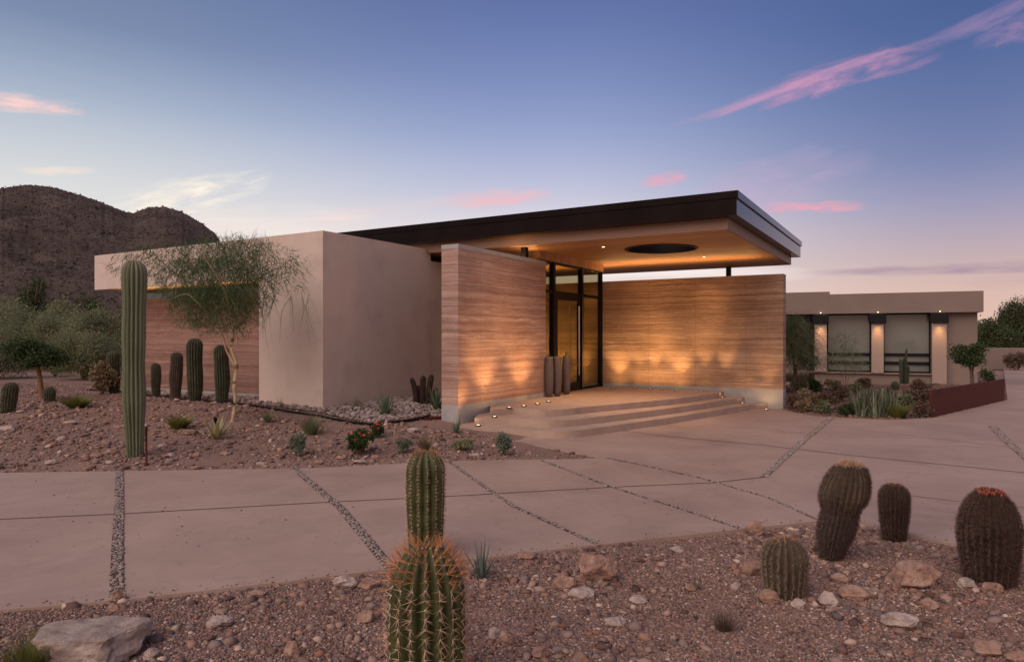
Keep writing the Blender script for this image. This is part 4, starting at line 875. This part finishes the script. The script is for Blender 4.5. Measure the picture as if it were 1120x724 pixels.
# generic bushy tree
def bushtree(px, ybase, ytop, wpx, Y, mat, name, label, cat='tree', grp=None, n=9000, leaf=.10, lumps=26, trunk='bark', zc=.58, rz=.46, droop=0, tz=None, depth=1.0):
    base = V(px, ybase, Y); base.z = gz(base.x, base.y) if tz is None else tz
    top = EYE-(ytop-HZ)/FPX*Y; H = top-base.z; w = wpx/FPX*Y
    root = empty(name, base, label, cat, grp); c = (base.x, base.y, base.z+H*zc*.93)
    P_ = crownpts(c, w/2, w/2*depth, H*rz*.98, n, lumps); P_ = P_[P_[:, 2] > base.z+.02]
    a, b = leaves(P_, leaf*(.5+RS.rand(len(P_))), droop); mknp('crown', a, b, M[mat], root)
    mb = MB(); tr_ = H*.022+.02
    for i in range(7):
        an = i*2.4; q_ = Vector((c[0]+math.cos(an)*w*.3, c[1]+math.sin(an)*w*.3*depth, base.z+H*random.uniform(.6, .88))); m_ = base.lerp(q_, .45)+Vector((0, 0, H*.06)); m_.x = base.x+(q_.x-base.x)*.3
        mb.tube(spline([base-Vector((0, 0, .1)), m_, q_], 4), [tr_*(1-.1*j) for j in range(9)], 6)
    mb.build('trunk', M[trunk], root, True); return root
GL = 'desert trees and bushes left of the house'
BT = [(-10, 404, 352, 90, 22, 'leaf_grey', 'low grey-green bush at the left picture edge behind the orange trunk', 26000, .045), (92, 404, 350, 80, 21.5, 'leaf_grey', 'low wide bush between the orange trunk and the saguaro', 26000, .045), (45, 400, 336, 90, 29, 'leaf_light', 'light green feathery bush in the middle of the left thicket', 36000, .055), (20, 402, 326, 96, 30, 'leaf_grey', 'wide grey-green bush filling the left edge under the mountain', 42000, .062), (70, 402, 333, 80, 27, 'leaf_grey', 'rounded grey-green bush left of the saguaro, near the path', 36000, .055), (112, 404, 328, 70, 24, 'leaf_grey', 'pale grey-green bush directly left of the house end', 36000, .055), (-40, 404, 325, 110, 26, 'leaf_grey', 'bush mostly outside the left picture edge', 20000, .06),
      (36, 350, 291, 34, 60, 'leaf_dark', 'dark rounded tree standing above the bushes at the mountain foot', 9000, .14), (98, 350, 318, 42, 55, 'leaf_dark', 'dark tree peeping out beside the end of the long fascia', 8000, .14), (66, 360, 322, 40, 50, 'leaf_grey', 'lighter distant tree between two dark ones', 4500, .2), (5, 360, 318, 40, 56, 'leaf_grey', 'distant bush crown at the left edge, level with the dark tree', 4500, .2), (140, 404, 345, 50, 27, 'leaf_mid', 'dark shrubby tree seen behind the saguaro and the end of the red wall', 6000, .12)]
for px, yb, yt, w, Y, mt, lab, n, lf in BT: bushtree(px, yb, yt, w*1.15, Y, mt, 'desert_tree', lab, grp=GL, n=n, leaf=lf, zc=.50, rz=.56, lumps=44)
b_ = on(47, 438); root = empty('ironwood_tree', b_, 'small dense dark tree with an orange-brown leaning trunk', 'tree'); q = lambda px, py, dy=0: V(px, py, b_.y+dy)
treetrunk(root, [([q(47, 440), q(45, 425), q(43, 410), q(40, 395)], .055, .04), ([q(41, 399), q(33, 390), q(22, 384)], .028, .01), ([q(41, 399), q(47, 390), q(52, 384)], .025, .01)], 'orange_bark')
c = q(37, 386); P_ = crownpts(tuple(c), 38/FPX*b_.y, .7, 19/FPX*b_.y, 9000, 22); a, b = leaves(P_, .05*(.6+.8*RS.rand(len(P_)))); mknp('crown', a, b, M['leaf_dark'], root)
p, h, w = pxs(112, 396, 431, 40); shrub(p, h, w, 3200, .07, 'leaf_straw', 'cholla_bush', 'straw coloured twiggy bush behind the steel edging left of the saguaro')
p, h, w = pxs(92, 384, 408, 30); shrub(p, h, w, 1500, .09, 'leaf_brown', 'dry_bush', 'olive brown bush at the bend of the gravel path')
p, h, w = pxs(60, 390, 412, 22); shrub(p, h, w, 1000, .08, 'leaf_grey', 'small_shrub', 'light green shrub right behind the orange trunk')
# right side
GR = 'dark trees beyond the boundary wall'
for px, yt, w, Y, lab in ((1090, 346, 44, 41, 'left one of the dark trees over the boundary wall, lower'), (1112, 326, 52, 43, 'tallest dark tree over the boundary wall at the right edge'), (1150, 322, 60, 44, 'dark tree mostly beyond the right picture edge'), (1072, 356, 26, 45, 'dark tree crown half hidden behind the guest wing corner')):
    bushtree(px, 402, yt, w, Y, 'leaf_mid', 'dense_tree', lab, grp=GR, n=26000, leaf=.11, lumps=44, zc=.55, rz=.5)
p = V(1112, 408, 34.5); p.z = gz(p.x, p.y); shrub(p, 1.15, 1.6, 2600, .08, 'leaf_brown', 'oleander_bush', 'loose bush with pale blossoms before the boundary wall')
b_ = V(1063, 420, 17.2); b_.z = .2; root = empty('ornamental_tree', b_, 'small dark tree with several stems behind the rust steel wall', 'tree'); q = lambda px, py, dy=0: V(px, py, b_.y+dy)
treetrunk(root, [([b_, q(1062, 405), q(1058, 390)], .035, .02), ([b_+Vector((.06, 0, 0)), q(1064, 405), q(1068, 388)], .03, .018)], 'bark')
c = q(1062, 389); P_ = crownpts(tuple(c), .56, .45, .33, 5200, 13); a, b = leaves(P_, .05*(.6+.8*RS.rand(len(P_)))); mknp('crown', a, b, M['leaf_dark'], root)
p = V(1079, 418, 19.6); p.z = .0; shrub(p, .85, .5, 1400, .05, 'leaf_dark', 'small_shrub', 'dark shrub with pale top behind the right end of the rust steel wall')
# wispy tree right of the long wall
def wispy(px, yb, Y, blobs, ln0, mat, label, w=.012, n0=420, base_z=None, trunkpts=None, name='palo_verde_tree'):
    b_ = V(px, yb, Y); b_.z = gz(b_.x, b_.y) if base_z is None else base_z
    root = empty(name, b_, label, 'tree'); qq = lambda a, b, dy=0: V(a, b, Y+dy)
    treetrunk(root, [([b_]+[qq(*t) for t in tp], r0, r1) for tp, r0, r1 in trunkpts], 'bark'); s_, d_ = [], []
    for (cx, cy), rx, ry, wt in blobs:
        for i in range(int(n0*wt)):
            a = random.random()*6.28; r = random.random()**.5; s_.append(qq(cx+math.cos(a)*r*rx, cy+math.sin(a)*r*ry, random.gauss(0, .4))[:]); d_.append((random.uniform(-.7, .7), random.uniform(-.5, .5), random.uniform(0, .8)))
    a, b = strands(s_, d_, ln0*(.5+RS.rand(len(s_))), 5, w, .28); mknp('foliage', a, b, M[mat], root); return root
wispy(868, 428, 19.5, [((866, 354), 16, 10, 1.2), ((872, 368), 18, 14, 2), ((876, 388), 16, 14, 1.8), ((862, 375), 12, 20, 1.4), ((884, 395), 12, 10, .8)], .45, 'leaf_light', 'wispy green tree between the long earth wall and the guest wing', .018, 300, trunkpts=[([(869, 400), (866, 380), (864, 358)], .04, .012), ([(872, 398), (878, 380), (882, 365)], .03, .008)])
wispy(925, 432, 18.6, [((925, 375), 14, 8, .35), ((922, 390), 18, 10, .5), ((935, 400), 14, 8, .35), ((910, 398), 10, 8, .2)], .4, 'leaf_grey', 'very sparse young tree in front of the left guest window', .012, 420, trunkpts=[([(925, 410), (924, 392), (926, 372)], .014, .004), ([(921, 412), (914, 395)], .01, .003), ([(929, 410), (938, 395)], .01, .003)])
# bed in front of the guest wing
p = on(955, 455); agave(p, .62, 1.15, 210, 'agave_grey', 'agave_clump', 'big clump of upright striped grey-green agave leaves at the driveway edge', bw=.055, th=.014, spread=.42, clump=.36)
p, h, w = pxs(926, 441, 455, 22); shrub(p, h, w, 1500, .05, 'leaf_dark', 'small_shrub', 'low bright green shrub left of the big agave clump')
p, h, w = pxs(982, 440, 458, 24); tuft(p, h, w*1.2, 700, 'leaf_yellow', 'grass_tuft', 'yellow-green tuft right of the big agave clump', bw=.014)
p, h, w = pxs(1008, 438, 457, 22); shrub(p, h, w, 1300, .05, 'leaf_brown', 'dry_bush', 'greyish dry shrub touching the left end of the rust steel wall')
p, h, w = pxs(1000, 424, 444, 34); shrub(p, h, w, 1900, .06, 'leaf_brown', 'dry_bush', 'wide dry shrub behind the yellow-green tuft')
for i, (px, y0, y1, w, mt, lab) in enumerate(((868, 432, 449, 26, 'leaf_brown', 'dry shrub against the right end of the long earth wall'), (885, 424, 446, 26, 'leaf_straw', 'straw coloured dry shrub second from the earth wall'), (903, 430, 450, 26, 'leaf_brown', 'brown dry shrub left of the bright green shrub'), (892, 415, 430, 22, 'leaf_dark', 'dark shrub under the left lit column'), (918, 422, 440, 24, 'leaf_brown', 'dry shrub below the left guest window'), (935, 418, 434, 18, 'leaf_grey', 'grey-green shrub behind the big agave clump'), (972, 425, 440, 18, 'leaf_brown', 'small dry shrub behind the right half of the agave clump'), (875, 410, 430, 24, 'leaf_grey', 'green undergrowth below the wispy tree'), (945, 412, 428, 26, 'leaf_brown', 'dry brush at the foot of the low wall, left of the round cactus'), (913, 412, 428, 24, 'leaf_straw', 'straw coloured brush at the foot of the low wall'), (1004, 414, 430, 30, 'leaf_brown', 'brown brush below the right guest window'), (880, 436, 451, 22, 'leaf_straw', 'small straw coloured tuft-like brush at the driveway edge'), (900, 438, 452, 20, 'leaf_grey', 'low grey-green brush at the driveway edge'), (990, 430, 448, 22, 'leaf_grey', 'grey-green brush between the two wide dry shrubs'))):
    p, h, w_ = pxs(px, y0, y1, w); shrub(p, h, w_, 1500, .05, mt, 'dry_bush' if mt != 'leaf_dark' else 'small_shrub', lab, grp='shrubs of the bed before the guest wing')
p = on(979, 427); cactus(p, .28, .11, 16, 'cactus', 'barrel_cactus', 'small round barrel cactus before the right guest window', prof=col, nz=20, sp=('spine_grey', .02, .06, 3, .003))
# ------------------------------------------------------------ rocks
def rock(px, py, w, h, mat, label, boxy=.0, seed=0, name='rock', dep=.8, top=None):
    p = on(px, py+h/2); W_ = w/FPX*p.y; H_ = max(h/FPX*p.y, W_*.28)
    bm = bmesh.new(); bmesh.ops.create_icosphere(bm, subdivisions=4, radius=1); sd_ = Vector((seed*7.1, seed*3.3, 1.7))
    rnd = random.Random(seed*13+5); cuts = []
    for i in range(13):
        n_ = Vector((rnd.gauss(0, 1), rnd.gauss(0, 1), rnd.gauss(0, .8))).normalized(); cuts.append((n_, rnd.uniform(.62, .9)))
    if boxy: cuts += [(Vector((0, 0, 1)), .5), (Vector((rnd.uniform(-.1, .1), -1, .1)).normalized(), .62), (Vector((1, -.3, .1)).normalized(), .68)]
    for w_ in bm.verts:
        d = w_.co.copy()
        for n_, k in cuts:
            e = d.dot(n_)-k
            if e > 0: d -= n_*e*.92
        d *= 1+.16*noise.noise(d*2.2+sd_)+.07*noise.noise(d*6+sd_)+.03*noise.noise(d*14+sd_)
        w_.co = Vector((p.x+d.x*W_/2*1.15, p.y+d.y*W_/2*dep*1.15, p.z+H_*.36+d.z*H_*.66))
    me = bpy.data.meshes.new(name); bm.to_mesh(me); bm.free(); me.materials.append(M[mat]); me.polygons.foreach_set('use_smooth', [True]*len(me.polygons)); me.set_sharp_from_angle(angle=R(16))
    return tag(link(bpy.data.objects.new(name, me)), label, 'rock', 'loose rocks in the gravel')
RK = [(101, 697, 104, 46, 'rock_slab', 'large flat grey-brown slab at the bottom left beside the grass tuft', 1), (654, 618, 36, 31, 'rock', 'upright rounded tan rock at the driveway edge, largest of that edge', 0), (617, 636, 25, 14, 'rock', 'brown rock just left below the upright tan rock', 0), (637, 648, 27, 11, 'rock_pale', 'flat pale rock below the upright tan rock', 0), (377, 635, 25, 13, 'rock_pale', 'pale rounded rock on the gravel left of the nearest barrel cactus', 0),
      (403, 637, 24, 11, 'rock', 'flat brown rock against the slab edge left of the nearest barrel cactus', 0), (401, 673, 18, 13, 'rock', 'small tan rock close left of the nearest barrel cactus', 0), (281, 649, 18, 7, 'rock', 'small flat pinkish rock near the driveway edge', 0), (240, 679, 25, 10, 'rock_pale', 'flat pale rock between the slab and the barrel cactus', 0), (320, 709, 15, 17, 'rock', 'small upright tan stone at the bottom edge', 0), (165, 714, 16, 12, 'rock_pale', 'small pale stone right below the flat slab', 0),
      (129, 651, 16, 14, 'rock', 'tan rock plugging the end of the pebble joint', 0), (125, 664, 14, 8, 'rock', 'orange-brown rock between the pebble joint and the slab', 0), (827, 577, 20, 15, 'rock', 'reddish rock leaning at the driveway edge near the round cactus', 0), (1000, 627, 50, 25, 'rock', 'large tan boulder in front of the slim dark barrel cactus', 0), (985, 677, 34, 15, 'rock_pale', 'pale pointed rock below the tan boulder', 0), (905, 654, 24, 13, 'rock_pale', 'pale rock right of the round barrel cactus', 0),
      (842, 651, 23, 13, 'rock', 'tan rock at the left foot of the round barrel cactus', 0), (873, 659, 17, 9, 'rock_pale', 'small pale rock below the round barrel cactus', 0), (938, 647, 34, 13, 'rock', 'low flat reddish rock between the round and the leaning cactus', 0), (1016, 660, 20, 11, 'rock', 'orange-brown stone below the big tan boulder on its right', 0), (1080, 707, 34, 14, 'rock', 'flat reddish rock at the bottom right', 0), (1112, 717, 20, 14, 'rock', 'brown rock at the bottom right corner', 0), (918, 632, 18, 10, 'rock', 'tan stone under the leaning cactus', 0),
      (1058, 636, 20, 11, 'rock_pale', 'pale stone at the left foot of the fat dark cactus', 0), (1084, 641, 20, 12, 'rock', 'brown stone at the front foot of the fat dark cactus', 0), (822, 620, 26, 16, 'rock', 'reddish crumbly rock left of the round barrel cactus', 0), (755, 642, 12, 7, 'rock', 'small orange stone in the middle of the gravel', 0), (805, 640, 11, 9, 'rock_pale', 'small pale stone left of the round cactus, lower one', 0), (700, 655, 20, 9, 'rock_pale', 'flat grey stone in the middle foreground gravel', 0),
      (553, 697, 18, 14, 'rock', 'brown stone right of the nearest barrel cactus, near the bottom', 0), (540, 692, 14, 12, 'rock_pale', 'pale stone right beside the nearest barrel cactus', 0), (590, 712, 18, 12, 'rock', 'small reddish stone at the bottom centre', 0), (636, 720, 18, 12, 'rock', 'rounded stone cut by the bottom edge', 0), (672, 678, 22, 9, 'rock_pale', 'low pale flat stone below the two tan rocks', 0), (577, 607, 22, 8, 'rock', 'flat stone at the driveway edge right of the small agave', 0), (740, 600, 16, 6, 'rock_pale', 'small pale flat stone along the driveway edge', 0)]
for i, (px, py, w, h, mt, lab, bxy) in enumerate(RK): rock(px, py, w, h, mt, lab, bxy, i+1, dep=.8 if not bxy else .9)
GRK = [(78, 462, 13, 4), (38, 428, 8, 4), (68, 479, 9, 4), (116, 483, 9, 3), (8, 468, 18, 6), (106, 498, 12, 5), (56, 505, 13, 5), (208, 472, 17, 6), (178, 487, 10, 4), (214, 497, 8, 5), (186, 497, 9, 5), (247, 495, 12, 4), (286, 507, 12, 4), (373, 500, 12, 4), (395, 504, 14, 4), (410, 499, 8, 4), (520, 497, 10, 3), (273, 470, 9, 4), (452, 470, 12, 5), (307, 480, 8, 4), (120, 505, 9, 4), (348, 505, 10, 4)]
GLB = ['small flat stone between the yellow-green tuft and the saguaro', 'small stone in front of the dark round barrel cactus', 'pale flat stone left of the saguaro, mid gravel', 'thin pale stone just left of the saguaro', 'flat stone at the left picture edge below the leaning barrel cactus', 'small stone near the driveway left of the saguaro base', 'flat stone near the driveway at the left', 'flat stone left of the variegated agave', 'small stone right of the saguaro, mid height', 'small stone just before the variegated agave', 'small stone near the stake light', 'flat pale stone at the driveway edge below the variegated agave', 'small stone at the driveway edge left of the feathery shrub',
    'flat stone in front of the red-flowered shrub', 'thin pale stone right below the red-flowered shrub', 'tiny stone right of the red-flowered shrub at the driveway edge', 'thin stone before the low spreading plant', 'small stone right behind the variegated agave', 'small stone beside the straw coloured tuft', 'small stone left of the upright grassy tuft', 'tiny stone at the foot of the saguaro by the driveway', 'small stone at the driveway edge below the feathery shrub']
for i, (px, py, w, h) in enumerate(GRK):
    o = rock(px, py, w, h, ('rock_pale', 'rock')[i % 2], GLB[i], 0, 60+i, 'garden_rock'); o['group'] = 'small look-alike stones of the cactus garden'
# boulders beyond the garden path at left
for i, (px, w, h) in enumerate(((8, 11, 9), (22, 9, 7), (30, 8, 6), (45, 9, 7), (57, 7, 5), (70, 10, 6), (84, 8, 5))):
    o = rock(px, 401, w, h, 'rock_pale', 'pale boulder beyond the garden path, '+('leftmost', 'second from the left', 'third from the left', 'middle one', 'third from the right', 'second from the right', 'rightmost')[i]+' of the row', 0, 90+i, 'boulder'); o['group'] = 'row of pale boulders beyond the path'
# ------------------------------------------------------------ mountain
def mount_mat():
    m, b = newmat('mountain_rock'); p = pos()
    c = rmp(noi(.018, 10, .68, p, .3), [(.085, .067, .062), (.13, .102, .092), (.18, .142, .126)], .35, .65)
    vo = N.new('ShaderNodeTexVoronoi'); vo.inputs['Scale'].default_value = .16; L.new(p, vo.inputs['Vector'])
    c = mixc(mth('MULTIPLY', mr(vo.outputs['Distance'], .34, .16), .75), c, (.045, .040, .030, 1))
    c = mixc(mth('MULTIPLY', mr(noi(.07, 8, .75, p), .53, .66), .7), c, (.06, .046, .042, 1))
    L.new(c, b.inputs['Base Color']); b.inputs['Roughness'].default_value = .95; b.inputs['Specular IOR Level'].default_value = .05
    bump(b, noi(.06, 14, .8, p), 1.0, 10); return m
M['mountain'] = mount_mat()
PR = [(-260, 262), (-200, 240), (-120, 222), (-60, 210), (0, 206), (30, 202), (60, 205), (90, 214), (118, 224), (135, 231), (146, 233), (160, 227.5), (180, 226), (200, 232), (222, 245), (236, 256), (242, 266), (262, 300), (300, 326), (360, 346), (430, 358), (500, 364)]
def prof(px):
    for (a, b), (c, d) in zip(PR, PR[1:]):
        if a <= px <= c: t = (px-a)/(c-a); return b+(d-b)*t
    return 366
D0, D1 = 420, 800; vs = []; NA, ND = 520, 100
for i in range(NA):
    px = -260+760*i/(NA-1); r = (px-560)/FPX; Hh = (HZ-prof(px))/FPX*D1
    for j in range(ND):
        t = j/(ND-1); Yd = D0+(D1-D0)*min(1, t/.8)+max(0, t-.8)*900; x = r*Yd if t <= .8 else r*D1+(Yd-D1)*r
        k = (min(1, t/.8)); e = k**1.15*(1.0 if t <= .8 else max(0, 1-(t-.8)/.2*.8))
        q_ = Vector((x*.012, Yd*.012, 4)); g = noise.fractal(q_, 1.0, 2.1, 7)*.10*Hh*math.sin(min(1, k)*math.pi)*1.0 + noise.noise(Vector((px*.25, 3, 9)))*1.2*k+noise.noise(Vector((px*.9, 8, 2)))*1.1*k
        ridge = noise.ridged_multi_fractal(Vector((x*.009, Yd*.006, 2)), 1.0, 2.2, 5, 1.0, 2.0)*.06*Hh*math.sin(min(1, k)*math.pi)
        vs.append((x, Yd, 1.0+Hh*e+g+ridge+(EYE-1.0)*e))
fs = [(i*ND+j, (i+1)*ND+j, (i+1)*ND+j+1, i*ND+j+1) for i in range(NA-1) for j in range(ND-1)]
tag(mknp('mountain', vs, fs, M['mountain'], smooth=True), kind='structure')
# shrubs and saguaro specks on the mountain read as one rough cover
mv = np.array(vs); vis = mv[(np.arange(len(mv)) % ND) < 82]; pick = vis[RS.choice(len(vis), 34000)]; pick = pick+RS.randn(*pick.shape)*np.array([1.5, 2, .1])
a, b = stones(pick, .3+.75*RS.rand(len(pick))**2, .9, .35); M['hill_scrub'] = pmat('hill_scrub', [(.04, .036, .026), (.075, .058, .048), (.14, .105, .095)], .05, .95, 0, island=.8)
tag(mknp('hillside_scrub', a, b, M['hill_scrub']), 'dark desert scrub and rocks speckling the mountainside', 'scrub', kind='stuff')
# far tree line on the right horizon
P_ = np.concatenate([crownpts((x, 75+RS.rand()*30, 1.5), 4+3*RS.rand(), 4, 2.0+1.6*RS.rand(), 900, 8) for x in np.arange(-110, 130, 5.5)]); a, b = leaves(P_, .35+.4*RS.rand(len(P_)))
tag(mknp('distant_scrub', a, b, M['leaf_grey']), 'distant band of desert scrub beyond the property', 'scrub', kind='stuff')
